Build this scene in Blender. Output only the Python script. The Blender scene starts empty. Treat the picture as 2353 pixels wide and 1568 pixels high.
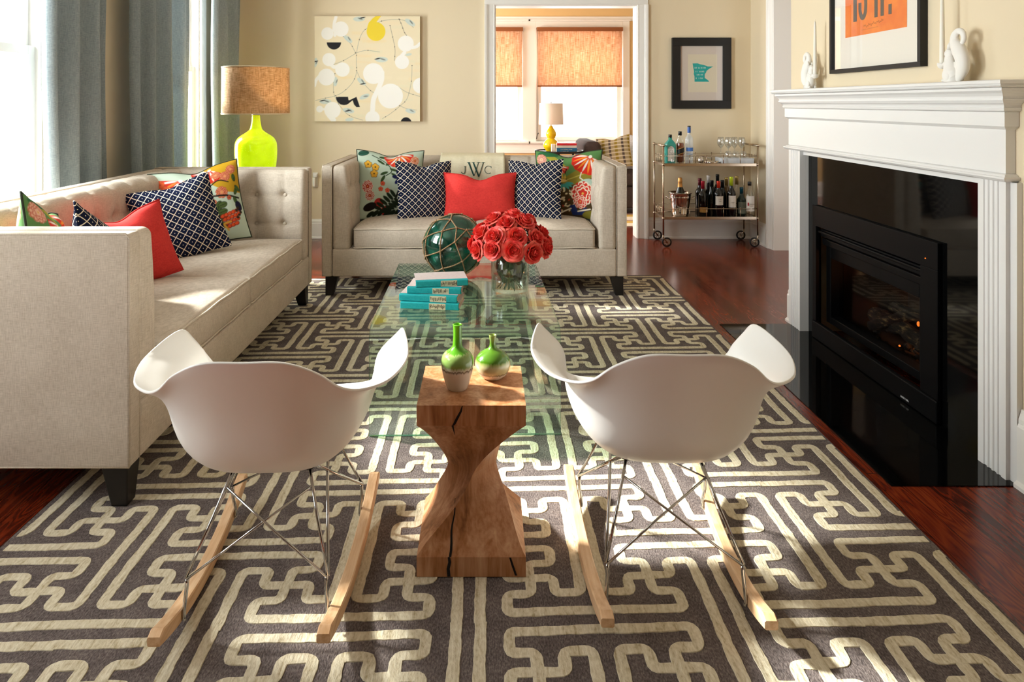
import bpy, math, random
import numpy as np
from mathutils import Vector, Matrix, Euler

# ------------------------------------------------------------------ camera, light, exposure
SC = bpy.context.scene
COL = SC.collection
PI = math.pi
R = math.radians
EYE = 1.29

cam_data = bpy.data.cameras.new('camera')
cam_data.sensor_width = 36.0
cam_data.lens = 24.0
cam_data.shift_x = 60.5 / 2353.0
cam_data.shift_y = -546.0 / 2353.0
cam_data.clip_start = 0.05
cam = bpy.data.objects.new('camera', cam_data)
cam.location = (0, 0, EYE)
cam.rotation_euler = (R(90), 0, 0)
COL.objects.link(cam)
SC.camera = cam

world = bpy.data.worlds.new('daylight')
SC.world = world
world.use_nodes = True
world.node_tree.nodes['Background'].inputs[0].default_value = (0.94, 0.97, 1.0, 1)
world.node_tree.nodes['Background'].inputs[1].default_value = 2.6

SC.view_settings.view_transform = 'Standard'
SC.view_settings.look = 'None'
SC.view_settings.gamma = 1.0
SC.view_settings.exposure = 0.20
SC.view_settings.use_curve_mapping = False
SC.cycles.max_bounces = 8
SC.cycles.diffuse_bounces = 4
SC.cycles.glossy_bounces = 4
SC.cycles.transparent_max_bounces = 24
SC.cycles.sample_clamp_indirect = 6.0


def area(name, loc, rot, sx, sy, power, col):
    d = bpy.data.lights.new(name, 'AREA')
    d.shape = 'RECTANGLE'
    d.size = sx
    d.size_y = sy
    d.energy = power
    d.color = col
    o = bpy.data.objects.new(name, d)
    o.location = loc
    o.rotation_euler = rot
    COL.objects.link(o)
    return o


# daylight through the left wall and sunroom windows, plus an added side fill
area('daylight_window_near', (-3.20, 2.45, 1.60), (0, R(-90), R(45)), 1.8, 1.30, 235, (0.92, 0.96, 1.0))
area('daylight_window_far', (-2.64, 5.45, 1.55), (0, R(-90), 0), 1.8, 0.75, 110, (0.97, 0.985, 1.0))
area('daylight_window_front', (-2.64, 1.30, 1.55), (0, R(-90), 0), 1.8, 1.2, 36, (0.98, 0.985, 1.0))
area('daylight_sunroom', (1.2, 9.75, 1.45), (R(-90), 0, 0), 2.6, 1.6, 90, (1.0, 0.98, 0.95))
area('added_sunroom_side_fill', (-2.62, 8.1, 1.6), (0, R(-90), 0), 1.7, 1.8, 150, (1.0, 0.96, 0.92))  # added lamp on an unseen side, brightens the sunroom trim
sun_data = bpy.data.lights.new('sun', 'SUN')
sun_data.energy = 17.0
sun_data.angle = R(5.0)
sun_data.color = (1.0, 0.97, 0.93)
sun = bpy.data.objects.new('sun', sun_data)
sun.rotation_euler = Vector((-0.80, 0.28, 0.55)).to_track_quat('Z', 'Y').to_euler()
COL.objects.link(sun)


# ------------------------------------------------------------------ colour and materials
def lin(h):
    if isinstance(h, str):
        h = h.lstrip('#')
        c = [int(h[i:i + 2], 16) / 255.0 for i in (0, 2, 4)]
    else:
        c = list(h)
    return tuple((x / 12.92 if x <= 0.04045 else ((x + 0.055) / 1.055) ** 2.4) for x in c)


def mat(name, col, rough=0.5, metal=0.0, **kw):
    m = bpy.data.materials.new(name)
    m.use_nodes = True
    b = m.node_tree.nodes['Principled BSDF']
    b.inputs['Base Color'].default_value = (*lin(col), 1)
    b.inputs['Roughness'].default_value = rough
    b.inputs['Metallic'].default_value = metal
    for k, v in kw.items():
        b.inputs[k].default_value = v
    return m


def nd(m, typ, **kw):
    n = m.node_tree.nodes.new(typ)
    for k, v in kw.items():
        if k.startswith('i_'):
            n.inputs[int(k[2:])].default_value = v
        else:
            setattr(n, k, v)
    return n


def lk(m, a, b):
    m.node_tree.links.new(a, b)


def bsdf(m):
    return m.node_tree.nodes['Principled BSDF']


def tcoord(m, scale=(1, 1, 1), out='Object'):
    t = nd(m, 'ShaderNodeTexCoord')
    mp = nd(m, 'ShaderNodeMapping')
    mp.inputs['Scale'].default_value = scale
    lk(m, t.outputs[out], mp.inputs['Vector'])
    return mp.outputs[0]


def noise(m, vec, scale, detail=3, rough=0.55, dist=0.0):
    n = nd(m, 'ShaderNodeTexNoise')
    n.inputs['Scale'].default_value = scale
    n.inputs['Detail'].default_value = detail
    n.inputs['Roughness'].default_value = rough
    n.inputs['Distortion'].default_value = dist
    lk(m, vec, n.inputs['Vector'])
    return n.outputs['Fac']


def math_n(m, op, a, b=None, c=None, clamp=False):
    n = nd(m, 'ShaderNodeMath', operation=op)
    n.use_clamp = clamp
    for i, x in enumerate((a, b, c)):
        if x is None:
            continue
        if isinstance(x, (int, float)):
            n.inputs[i].default_value = x
        else:
            lk(m, x, n.inputs[i])
    return n.outputs[0]


def ramp(m, fac, stops):
    n = nd(m, 'ShaderNodeValToRGB')
    els = n.color_ramp.elements
    while len(els) < len(stops):
        els.new(0.5)
    for e, (p, c) in zip(els, stops):
        e.position = p
        e.color = (*lin(c), 1)
    lk(m, fac, n.inputs[0])
    return n.outputs[0]


def mixc(m, fac, a, b):
    n = nd(m, 'ShaderNodeMix', data_type='RGBA')
    for i, x in ((0, fac), (6, a), (7, b)):
        if isinstance(x, (int, float)):
            n.inputs[i].default_value = x
        elif isinstance(x, (tuple, str)):
            n.inputs[i].default_value = (*lin(x), 1)
        else:
            lk(m, x, n.inputs[i])
    return n.outputs[2]


def bump(m, h, strength=0.3, dist=0.002):
    n = nd(m, 'ShaderNodeBump')
    n.inputs['Strength'].default_value = strength
    n.inputs['Distance'].default_value = dist
    lk(m, h, n.inputs['Height'])
    lk(m, n.outputs[0], bsdf(m).inputs['Normal'])


def base(m, c):
    lk(m, c, bsdf(m).inputs['Base Color'])


def linen(name, c1, c2, scale=1.0, rough=0.9):
    """woven cloth with slubby threads in both directions"""
    m = mat(name, c1, rough)
    bsdf(m).inputs['Specular IOR Level'].default_value = 0.15
    h = noise(m, tcoord(m, (40 * scale, 40 * scale, 520 * scale)), 1.0, 2)
    v = noise(m, tcoord(m, (420 * scale, 420 * scale, 40 * scale)), 1.0, 2)
    big = noise(m, tcoord(m), 9.0, 3)
    f = math_n(m, 'ADD', math_n(m, 'MULTIPLY', h, 0.5), math_n(m, 'MULTIPLY', v, 0.5))
    f = math_n(m, 'ADD', math_n(m, 'MULTIPLY', f, 0.8), math_n(m, 'MULTIPLY', big, 0.2))
    base(m, ramp(m, f, [(0.36, c2), (0.60, c1)]))
    bump(m, f, 0.25, 0.001)
    return m


def thin_glass(name, tint, spec=0.05, opac=0.0, body=None, rough=0.0, maxr=1.0):
    """clear glass that lets light pass straight through, with a Fresnel reflection on both faces"""
    m = bpy.data.materials.new(name)
    m.use_nodes = True
    nt = m.node_tree
    nt.nodes.remove(nt.nodes['Principled BSDF'])
    out = nt.nodes['Material Output']
    tr = nd(m, 'ShaderNodeBsdfTransparent')
    tr.inputs[0].default_value = (*tint, 1)
    gl = nd(m, 'ShaderNodeBsdfGlossy')
    gl.inputs['Roughness'].default_value = rough
    gl.inputs['Color'].default_value = (1, 1, 1, 1)
    g = nd(m, 'ShaderNodeNewGeometry')
    dp = nd(m, 'ShaderNodeVectorMath', operation='DOT_PRODUCT')
    lk(m, g.outputs['Incoming'], dp.inputs[0])
    lk(m, g.outputs['Normal'], dp.inputs[1])
    c = math_n(m, 'ABSOLUTE', dp.outputs['Value'])
    f = math_n(m, 'POWER', math_n(m, 'SUBTRACT', 1.0, c), 5.0)
    f = math_n(m, 'ADD', math_n(m, 'MULTIPLY', f, maxr - spec), spec, clamp=True)
    first = tr.outputs[0]
    if opac > 0:
        df = nd(m, 'ShaderNodeBsdfDiffuse')
        df.inputs[0].default_value = (*lin(body), 1)
        mx = nd(m, 'ShaderNodeMixShader')
        mx.inputs[0].default_value = opac
        lk(m, tr.outputs[0], mx.inputs[1])
        lk(m, df.outputs[0], mx.inputs[2])
        first = mx.outputs[0]
    ms = nd(m, 'ShaderNodeMixShader')
    lk(m, f, ms.inputs[0])
    lk(m, first, ms.inputs[1])
    lk(m, gl.outputs[0], ms.inputs[2])
    lk(m, ms.outputs[0], out.inputs[0])
    return m


# ------------------------------------------------------------------ mesh building
class MB:
    def __init__(self):
        self.v, self.f, self.mi, self.sm = [], [], [], []

    def add(self, vs, fs, mi=0, smooth=True):
        o = len(self.v)
        self.v.extend([tuple(p) for p in vs])
        for f in fs:
            self.f.append(tuple(i + o for i in f))
            self.mi.append(mi)
            self.sm.append(smooth)
        return self

    def box(self, x0, x1, y0, y1, z0, z1, mi=0):
        vs = [(x, y, z) for x in (x0, x1) for y in (y0, y1) for z in (z0, z1)]
        fs = [(0, 1, 3, 2), (4, 6, 7, 5), (0, 4, 5, 1), (2, 3, 7, 6), (0, 2, 6, 4), (1, 5, 7, 3)]
        return self.add(vs, fs, mi, False)

    def soft(self, x0, x1, y0, y1, z0, z1, r=0.02, mid=(1, 1, 1), seg=3, fn=None, mi=0):
        """box with rounded edges, subdivided so fn(p) can dent or crown it"""
        c = ((x0 + x1) / 2, (y0 + y1) / 2, (z0 + z1) / 2)
        h = ((x1 - x0) / 2, (y1 - y0) / 2, (z1 - z0) / 2)
        rr = min(r, min(h) * 0.999)
        ax = []
        for k in range(3):
            inner = h[k] - rr
            lo = [-inner - rr * math.tan(R(45) * (1 - i / seg)) for i in range(seg)]
            m = max(1, int(mid[k]))
            mm = [-inner + 2 * inner * i / m for i in range(m + 1)]
            hi = [inner + rr * math.tan(R(45) * ((i + 1) / seg)) for i in range(seg)]
            ax.append(lo + mm + hi)
        n = [len(a) for a in ax]
        idx, vs, fs = {}, [], []

        def vert(i, j, k):
            key = (i, j, k)
            if key not in idx:
                q = (ax[0][i], ax[1][j], ax[2][k])
                inn = [max(-(h[a] - rr), min(h[a] - rr, q[a])) for a in range(3)]
                d = [q[a] - inn[a] for a in range(3)]
                L = math.sqrt(sum(t * t for t in d)) or 1.0
                p = [c[a] + inn[a] + d[a] / L * rr for a in range(3)]
                if fn:
                    p = fn(p)
                idx[key] = len(vs)
                vs.append(tuple(p))
            return idx[key]
        for i in range(n[0] - 1):
            for j in range(n[1] - 1):
                fs.append((vert(i, j, 0), vert(i, j + 1, 0), vert(i + 1, j + 1, 0), vert(i + 1, j, 0)))
                k = n[2] - 1
                fs.append((vert(i, j, k), vert(i + 1, j, k), vert(i + 1, j + 1, k), vert(i, j + 1, k)))
        for i in range(n[0] - 1):
            for k in range(n[2] - 1):
                fs.append((vert(i, 0, k), vert(i + 1, 0, k), vert(i + 1, 0, k + 1), vert(i, 0, k + 1)))
                j = n[1] - 1
                fs.append((vert(i, j, k), vert(i, j, k + 1), vert(i + 1, j, k + 1), vert(i + 1, j, k)))
        for j in range(n[1] - 1):
            for k in range(n[2] - 1):
                fs.append((vert(0, j, k), vert(0, j, k + 1), vert(0, j + 1, k + 1), vert(0, j + 1, k)))
                i = n[0] - 1
                fs.append((vert(i, j, k), vert(i, j + 1, k), vert(i, j + 1, k + 1), vert(i, j, k + 1)))
        return self.add(vs, fs, mi, True)

    def lathe(self, prof, n=32, c=(0, 0, 0), mi=0, sx=1.0, sy=1.0, rot=None, caps=True):
        vs, fs = [], []
        for (r, z) in prof:
            for i in range(n):
                a = 2 * PI * i / n
                vs.append(Vector((r * math.cos(a) * sx, r * math.sin(a) * sy, z)))
        for j in range(len(prof) - 1):
            for i in range(n):
                a, b = j * n + i, j * n + (i + 1) % n
                fs.append((a, b, b + n, a + n))
        if caps:
            fs.append(tuple(reversed(range(n))))
            fs.append(tuple((len(prof) - 1) * n + i for i in range(n)))
        if rot is not None:
            vs = [rot @ v for v in vs]
        vs = [(v[0] + c[0], v[1] + c[1], v[2] + c[2]) for v in vs]
        return self.add(vs, fs, mi, True)

    def tube(self, pts, r, n=8, closed=False, mi=0, flat=1.0, caps=True):
        pts = [Vector(p) for p in pts]
        rs = r if isinstance(r, (list, tuple)) else [r] * len(pts)
        N = len(pts)
        vs, fs = [], []
        up = None
        for i, p in enumerate(pts):
            if closed:
                t = pts[(i + 1) % N] - pts[i - 1]
            else:
                t = pts[min(i + 1, N - 1)] - pts[max(i - 1, 0)]
            t.normalize()
            if up is None:
                up = Vector((0, 0, 1)) if abs(t.z) < 0.9 else Vector((1, 0, 0))
            s = t.cross(up)
            s.normalize()
            up = s.cross(t)
            up.normalize()
            for k in range(n):
                a = 2 * PI * k / n
                vs.append(p + (s * math.cos(a) * flat + up * math.sin(a)) * rs[i])
        M = N if closed else N - 1
        for i in range(M):
            for k in range(n):
                a, b = i * n + k, i * n + (k + 1) % n
                c2, d = ((i + 1) % N) * n + (k + 1) % n, ((i + 1) % N) * n + k
                fs.append((a, b, c2, d))
        if not closed and caps:
            fs.append(tuple(reversed(range(n))))
            fs.append(tuple((N - 1) * n + k for k in range(n)))
        return self.add(vs, fs, mi, True)

    def prism(self, poly, lo, hi, axis='z', mi=0, smooth=False):
        """polygon extruded along an axis; poly coordinates are the other two axes in x,y,z order"""
        def put(a, b, t):
            return {'z': (a, b, t), 'y': (a, t, b), 'x': (t, a, b)}[axis]
        n = len(poly)
        vs = [put(a, b, lo) for a, b in poly] + [put(a, b, hi) for a, b in poly]
        fs = [(i, (i + 1) % n, n + (i + 1) % n, n + i) for i in range(n)]
        fs += [tuple(reversed(range(n))), tuple(range(n, 2 * n))]
        return self.add(vs, fs, mi, smooth)

    def rings(self, rings, mi=0, closed=True, caps=True, smooth=False):
        n = len(rings[0])
        vs = [p for r_ in rings for p in r_]
        fs = []
        for j in range(len(rings) - 1):
            for i in range(n if closed else n - 1):
                a, b = j * n + i, j * n + (i + 1) % n
                fs.append((a, b, b + n, a + n))
        if caps:
            fs.append(tuple(reversed(range(n))))
            fs.append(tuple((len(rings) - 1) * n + i for i in range(n)))
        return self.add(vs, fs, mi, smooth)

    def sphere(self, c, r, n=12, m=8, mi=0, s=(1, 1, 1)):
        prof = [(max(1e-5, math.sin(PI * j / m)) * r, -math.cos(PI * j / m) * r) for j in range(m + 1)]
        vs, fs = [], []
        for (rr, z) in prof:
            for i in range(n):
                a = 2 * PI * i / n
                vs.append((c[0] + rr * math.cos(a) * s[0], c[1] + rr * math.sin(a) * s[1], c[2] + z * s[2]))
        for j in range(m):
            for i in range(n):
                a, b = j * n + i, j * n + (i + 1) % n
                fs.append((a, b, b + n, a + n))
        return self.add(vs, fs, mi, True)

    def xform(self, M, start=0):
        for i in range(start, len(self.v)):
            self.v[i] = tuple(M @ Vector(self.v[i]))
        return self

    def build(self, name, mats, parent=None, loc=None, rot=None, bevel=0.0, flip_fix=True):
        me = bpy.data.meshes.new(name)
        me.from_pydata(self.v, [], self.f)
        if not isinstance(mats, (list, tuple)):
            mats = [mats]
        for m in mats:
            me.materials.append(m)
        me.polygons.foreach_set('material_index', self.mi)
        me.polygons.foreach_set('use_smooth', self.sm)
        me.update()
        if flip_fix:
            import bmesh
            bm = bmesh.new()
            bm.from_mesh(me)
            bmesh.ops.recalc_face_normals(bm, faces=bm.faces)
            bm.to_mesh(me)
            bm.free()
        o = bpy.data.objects.new(name, me)
        COL.objects.link(o)
        if parent is not None:
            o.parent = parent
        if loc is not None:
            o.location = loc
        if rot is not None:
            o.rotation_euler = rot
        if bevel > 0:
            bv = o.modifiers.new('bevel', 'BEVEL')
            bv.width = bevel
            bv.segments = 2
            bv.limit_method = 'ANGLE'
            bv.angle_limit = R(35)
        return o


def tag(o, label, cat=None, group=None, kind=None):
    if label:
        o['label'] = label
    if cat:
        o['category'] = cat
    if group:
        o['group'] = group
    if kind:
        o['kind'] = kind
    return o


def thing(name, label, cat, loc=(0, 0, 0), rot=(0, 0, 0), group=None):
    o = bpy.data.objects.new(name, None)
    o.empty_display_size = 0.05
    COL.objects.link(o)
    o.location = loc
    o.rotation_euler = rot
    return tag(o, label, cat, group)


def struct(o):
    o['kind'] = 'structure'
    return o


def copy_tree(src, parent=None):
    """a copy of a thing with copies of its parts and their sub-parts"""
    c = src.copy()
    COL.objects.link(c)
    if parent is not None:
        c.parent = parent
    for ch in [x for x in bpy.data.objects if x.parent == src]:
        copy_tree(ch, c)
    return c


def letters(body, size, mb, M, mi=0, spacing=1.0, xscale=1.0, depth=0.0006, align='CENTER'):
    """lettering as flat raised geometry, written into mb in the frame M (text runs along +x, up is +y)"""
    cu = bpy.data.curves.new('t', 'FONT')
    cu.body = body
    cu.size = size
    cu.align_x = align
    cu.extrude = depth
    cu.space_character = spacing
    cu.resolution_u = 3
    o = bpy.data.objects.new('t', cu)
    COL.objects.link(o)
    dg = bpy.context.evaluated_depsgraph_get()
    me = bpy.data.meshes.new_from_object(o.evaluated_get(dg))
    vs = [M @ Vector((v.co.x * xscale, v.co.y, v.co.z)) for v in me.vertices]
    mb.add(vs, [tuple(p.vertices) for p in me.polygons], mi, False)
    bpy.data.objects.remove(o)
    bpy.data.curves.remove(cu)
    bpy.data.meshes.remove(me)


def marks(b, x0, x1, z, h, M_, seed=0, step=None, w=None):
    """a word too small to read: letter-sized strokes between x0 and x1 on the line z"""
    rr = random.Random(seed)
    step = step or h * 0.8
    w = w or h * 0.13
    x = x0
    start = len(b.v)
    while x < x1 - step * 0.4:
        k = rr.randrange(4)
        b.box(x, x + w, z, z + h, 0, 0.0004)
        if k != 0:
            b.box(x + step * 0.5, x + step * 0.5 + w, z, z + h * (1 if k != 1 else 0.6), 0, 0.0004)
        if k in (1, 2):
            b.box(x, x + step * 0.5, z + h * 0.45, z + h * 0.45 + w, 0, 0.0004)
        if k == 3:
            b.box(x, x + step * 0.5, z + h - w, z + h, 0, 0.0004)
        x += step
    b.xform(M_, start)
    return b


def catmull(P, n, closed=False):
    P = [Vector(p) for p in P]
    N = len(P)
    out = []
    segs = N if closed else N - 1
    for i in range(segs):
        if closed:
            a, b, c, d = P[i - 1], P[i], P[(i + 1) % N], P[(i + 2) % N]
        else:
            b, c = P[i], P[i + 1]
            a = P[i - 1] if i > 0 else b * 2 - c
            d = P[i + 2] if i + 2 < N else c * 2 - b
        for k in range(n):
            t = k / n
            out.append(0.5 * ((2 * b) + (c - a) * t + (2 * a - 5 * b + 4 * c - d) * t * t + (3 * b - a - 3 * c + d) * t ** 3))
    if not closed:
        out.append(P[-1])
    return out


# ------------------------------------------------------------------ painted cloth / canvas (colours of the pattern itself)
class Paint:
    """pattern colours sampled on a grid; u,v in 0..1"""

    def __init__(self, u, v, bg):
        self.u, self.v = u, v
        self.c = np.empty(u.shape + (3,))
        self.c[:] = lin(bg)
        self.px = 0.004

    def put(self, d, col, alpha=1.0):
        """d signed distance (negative inside)"""
        a = np.clip(0.5 - d / self.px, 0, 1) * alpha
        self.c = self.c * (1 - a[..., None]) + np.array(lin(col)) * a[..., None]

    def disc(self, x, y, r, col, alpha=1.0):
        self.put(np.hypot(self.u - x, self.v - y) - r, col, alpha)

    def ell(self, x, y, a, b, ang, col, alpha=1.0):
        ca, sa = math.cos(ang), math.sin(ang)
        X = (self.u - x) * ca + (self.v - y) * sa
        Y = -(self.u - x) * sa + (self.v - y) * ca
        self.put((np.hypot(X / a, Y / b) - 1) * min(a, b), col, alpha)

    def line(self, pts, w, col, alpha=1.0):
        d = np.full(self.u.shape, 9.0)
        for (x0, y0), (x1, y1) in zip(pts[:-1], pts[1:]):
            dx, dy = x1 - x0, y1 - y0
            L = dx * dx + dy * dy + 1e-12
            t = np.clip(((self.u - x0) * dx + (self.v - y0) * dy) / L, 0, 1)
            d = np.minimum(d, np.hypot(self.u - x0 - t * dx, self.v - y0 - t * dy))
        self.put(d - w, col, alpha)

    def poly(self, pts, col, alpha=1.0):
        inside = np.zeros(self.u.shape, bool)
        d = np.full(self.u.shape, 9.0)
        n = len(pts)
        for i in range(n):
            x0, y0 = pts[i]
            x1, y1 = pts[(i + 1) % n]
            cond = ((y0 > self.v) != (y1 > self.v))
            xs = x0 + (self.v - y0) / ((y1 - y0) or 1e-12) * (x1 - x0)
            inside ^= (cond & (self.u < xs))
            dx, dy = x1 - x0, y1 - y0
            L = dx * dx + dy * dy + 1e-12
            t = np.clip(((self.u - x0) * dx + (self.v - y0) * dy) / L, 0, 1)
            d = np.minimum(d, np.hypot(self.u - x0 - t * dx, self.v - y0 - t * dy))
        self.put(np.where(inside, -d, d), col, alpha)

    def curve(self, pts, w, col, alpha=1.0, n=6):
        p = catmull([(a, b, 0) for a, b in pts], n)
        self.line([(q.x, q.y) for q in p], w, col, alpha)

    def leaf(self, x, y, L, w, ang, col, edge='#1d2417'):
        cx, cy = x + math.cos(ang) * L / 2, y + math.sin(ang) * L / 2
        self.ell(cx, cy, L / 2 + 0.006, w / 2 + 0.006, ang, edge)
        self.ell(cx, cy, L / 2, w / 2, ang, col)
        self.line([(x, y), (x + math.cos(ang) * L * 0.9, y + math.sin(ang) * L * 0.9)], 0.003, edge)

    def peony(self, x, y, r, c1, c2, rng):
        self.disc(x, y, r * 0.86, c1)
        for k in range(9):
            a = 2 * PI * k / 9
            self.disc(x + math.cos(a) * r * 0.72, y + math.sin(a) * r * 0.72, r * 0.3, c1)
        for ring, m in ((0.78, 11), (0.52, 8), (0.28, 5)):
            for k in range(m):
                a = 2 * PI * (k + rng.random() * 0.4) / m
                px, py = x + math.cos(a) * r * ring, y + math.sin(a) * r * ring
                arc = [(px + math.cos(a + t) * r * 0.2, py + math.sin(a + t) * r * 0.2) for t in (-1.4, -0.7, 0, 0.7, 1.4)]
                self.line(arc, r * 0.045, c2)
        self.disc(x, y, r * 0.1, '#e0b050')

    def umbrella(self, x, y, r, a0, a1, c1='#d93a2a', c2='#f08a3c'):
        pts = [(x, y)] + [(x + math.cos(a0 + (a1 - a0) * k / 14) * r * (1 + 0.05 * (k % 2)),
                           y + math.sin(a0 + (a1 - a0) * k / 14) * r * (1 + 0.05 * (k % 2))) for k in range(15)]
        self.poly(pts, c1)
        for k in range(9):
            a = a0 + (a1 - a0) * (k + 0.5) / 9
            self.ell(x + math.cos(a) * r * 0.55, y + math.sin(a) * r * 0.55, r * 0.36, r * 0.055, a, c2 if k % 2 else '#f3ece0')
        self.disc(x, y, r * 0.1, '#f3ece0')

    def blossom(self, x, y, r, col, edge='#3a2618'):
        for k in range(5):
            a = 2 * PI * k / 5 + 0.3
            self.disc(x + math.cos(a) * r * 0.55, y + math.sin(a) * r * 0.55, r * 0.52, edge)
        for k in range(5):
            a = 2 * PI * k / 5 + 0.3
            self.disc(x + math.cos(a) * r * 0.55, y + math.sin(a) * r * 0.55, r * 0.42, col)
        self.disc(x, y, r * 0.2, edge)


def set_colors(me, cols):
    at = me.color_attributes.new('pattern', 'FLOAT_COLOR', 'POINT')
    arr = np.ones((len(me.vertices), 4), np.float32)
    arr[:, :3] = cols
    at.data.foreach_set('color', arr.ravel())


def painted_mat(name, rough=0.85, weave=True):
    m = mat(name, '#ffffff', rough)
    bsdf(m).inputs['Specular IOR Level'].default_value = 0.2
    a = nd(m, 'ShaderNodeAttribute')
    a.attribute_name = 'pattern'
    base(m, a.outputs['Color'])
    if weave:
        n = noise(m, tcoord(m, (300, 300, 300)), 1.0, 2)
        bump(m, n, 0.15, 0.001)
    return m

# ------------------------------------------------------------------ materials
M = {}
M['wall'] = mat('wall_paint_beige', '#e3d2b3', 0.75)
n_ = noise(M['wall'], tcoord(M['wall']), 60, 3)
bump(M['wall'], n_, 0.06, 0.001)
M['wall_far'] = mat('wall_paint_gold', '#e0bd84', 0.8)
M['trim'] = mat('trim_paint_white', '#ece8e2', 0.35)
M['ceiling'] = mat('ceiling_paint', '#d2cabd', 0.9)
M['mantel'] = mat('mantel_paint_white', '#e6e4e1', 0.3)
M['granite'] = mat('black_polished_granite', '#070707', 0.05)
v_ = nd(M['granite'], 'ShaderNodeTexVoronoi')
v_.inputs['Scale'].default_value = 420
lk(M['granite'], tcoord(M['granite']), v_.inputs['Vector'])
base(M['granite'], ramp(M['granite'], v_.outputs['Distance'], [(0.06, '#2a2622'), (0.25, '#060606')]))
bsdf(M['granite']).inputs['Specular IOR Level'].default_value = 0.32
M['black_metal'] = mat('black_painted_metal', '#050506', 0.5, 0.0)
bsdf(M['black_metal']).inputs['Specular IOR Level'].default_value = 0.10
M['black_matte'] = mat('black_matte', '#050505', 0.8)
M['chrome'] = mat('chrome', '#c9c9cb', 0.08, 1.0)
M['nickel'] = mat('brushed_nickel', '#b9a894', 0.25, 1.0)
M['steel'] = mat('polished_steel', '#d8d4d0', 0.1, 1.0)
M['window_glass'] = thin_glass('window_glass', (0.97, 0.99, 0.98), 0.04)
M['clear_glass'] = thin_glass('clear_glass', (0.93, 0.94, 0.93), 0.09)
M['table_glass'] = thin_glass('green_table_glass', (0.85, 0.96, 0.905), 0.09, maxr=0.9)
M['table_glass_edge'] = thin_glass('green_glass_edge', (0.25, 0.52, 0.40), 0.10, 0.35, '#3f8068')
M['espresso'] = mat('espresso_wood', '#0f0908', 0.4)

# red-brown stained oak boards running away from the camera
m = mat('stained_oak_floor', '#5a2414', 0.22)
t_ = nd(m, 'ShaderNodeTexCoord')
sp = nd(m, 'ShaderNodeSeparateXYZ')
lk(m, t_.outputs['Object'], sp.inputs[0])
W = 0.083
ix = math_n(m, 'FLOOR', math_n(m, 'DIVIDE', sp.outputs[0], W))
wn = nd(m, 'ShaderNodeTexWhiteNoise', noise_dimensions='1D')
lk(m, ix, wn.inputs['W'])
row = wn.outputs['Value']
yy = math_n(m, 'ADD', sp.outputs[1], math_n(m, 'MULTIPLY', row, 7.0))
iy = math_n(m, 'FLOOR', math_n(m, 'DIVIDE', yy, 1.35))
wn2 = nd(m, 'ShaderNodeTexWhiteNoise', noise_dimensions='2D')
cb = nd(m, 'ShaderNodeCombineXYZ')
lk(m, ix, cb.inputs[0])
lk(m, iy, cb.inputs[1])
lk(m, cb.outputs[0], wn2.inputs['Vector'])
plank = wn2.outputs['Value']
gv = nd(m, 'ShaderNodeCombineXYZ')
lk(m, math_n(m, 'MULTIPLY', sp.outputs[0], 9.0), gv.inputs[0])
lk(m, math_n(m, 'ADD', math_n(m, 'MULTIPLY', sp.outputs[1], 1.3), math_n(m, 'MULTIPLY', plank, 40.0)), gv.inputs[1])
lk(m, math_n(m, 'MULTIPLY', plank, 9.0), gv.inputs[2])
nz = noise(m, gv.outputs[0], 1.6, 2, 0.5, 0.4)
rg = math_n(m, 'FRACT', math_n(m, 'MULTIPLY', nz, 13.0))
rg = math_n(m, 'ABSOLUTE', math_n(m, 'SUBTRACT', rg, 0.5))
gv2 = nd(m, 'ShaderNodeMapping')
gv2.inputs['Scale'].default_value = (220, 7, 1)
lk(m, t_.outputs['Object'], gv2.inputs[0])
fine = noise(m, gv2.outputs[0], 1.0, 3, 0.6)
fac = math_n(m, 'ADD', math_n(m, 'MULTIPLY', rg, 0.75), math_n(m, 'MULTIPLY', fine, 0.5))
fac = math_n(m, 'ADD', fac, math_n(m, 'MULTIPLY', math_n(m, 'SUBTRACT', plank, 0.5), 0.28))
colr = ramp(m, fac, [(0.12, '#3a1007'), (0.34, '#5c1c0c'), (0.55, '#762a12'), (0.85, '#8e3c18')])
fx = math_n(m, 'FRACT', math_n(m, 'DIVIDE', sp.outputs[0], W))
seam = math_n(m, 'LESS_THAN', math_n(m, 'ABSOLUTE', math_n(m, 'SUBTRACT', fx, 0.5)), 0.488)
fy = math_n(m, 'FRACT', math_n(m, 'DIVIDE', yy, 1.35))
seam2 = math_n(m, 'LESS_THAN', math_n(m, 'ABSOLUTE', math_n(m, 'SUBTRACT', fy, 0.5)), 0.499)
seam = math_n(m, 'MULTIPLY', seam, seam2)
base(m, mixc(m, seam, '#2a0d06', colr))
bump(m, math_n(m, 'ADD', math_n(m, 'MULTIPLY', rg, 0.3), seam), 0.12, 0.002)
lk(m, math_n(m, 'ADD', math_n(m, 'MULTIPLY', fine, 0.12), 0.16), bsdf(m).inputs['Roughness'])
M['floor'] = m

XL, XR, YB = -2.40, 2.535, 6.53
CEIL = 2.78

# ------------------------------------------------------------------ room shell
struct(MB().box(-2.6, 3.6, -2.5, 9.75, -0.05, 0).build('floor', M['floor']))
struct(MB().box(-2.6, 3.6, -2.5, 9.75, CEIL, CEIL + 0.06).build('ceiling', M['ceiling']))

b = MB()                                     # back wall with the wide cased opening
OX0, OX1, OZ = 0.085, 1.4545, 2.235
b.box(XL - 0.16, OX0, YB, 6.69, 0, CEIL)
b.box(OX1, 2.70, YB, 6.69, 0, CEIL)
b.box(OX0, OX1, YB, 6.69, OZ, CEIL)
struct(b.build('wall_back', M['wall']))

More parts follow.
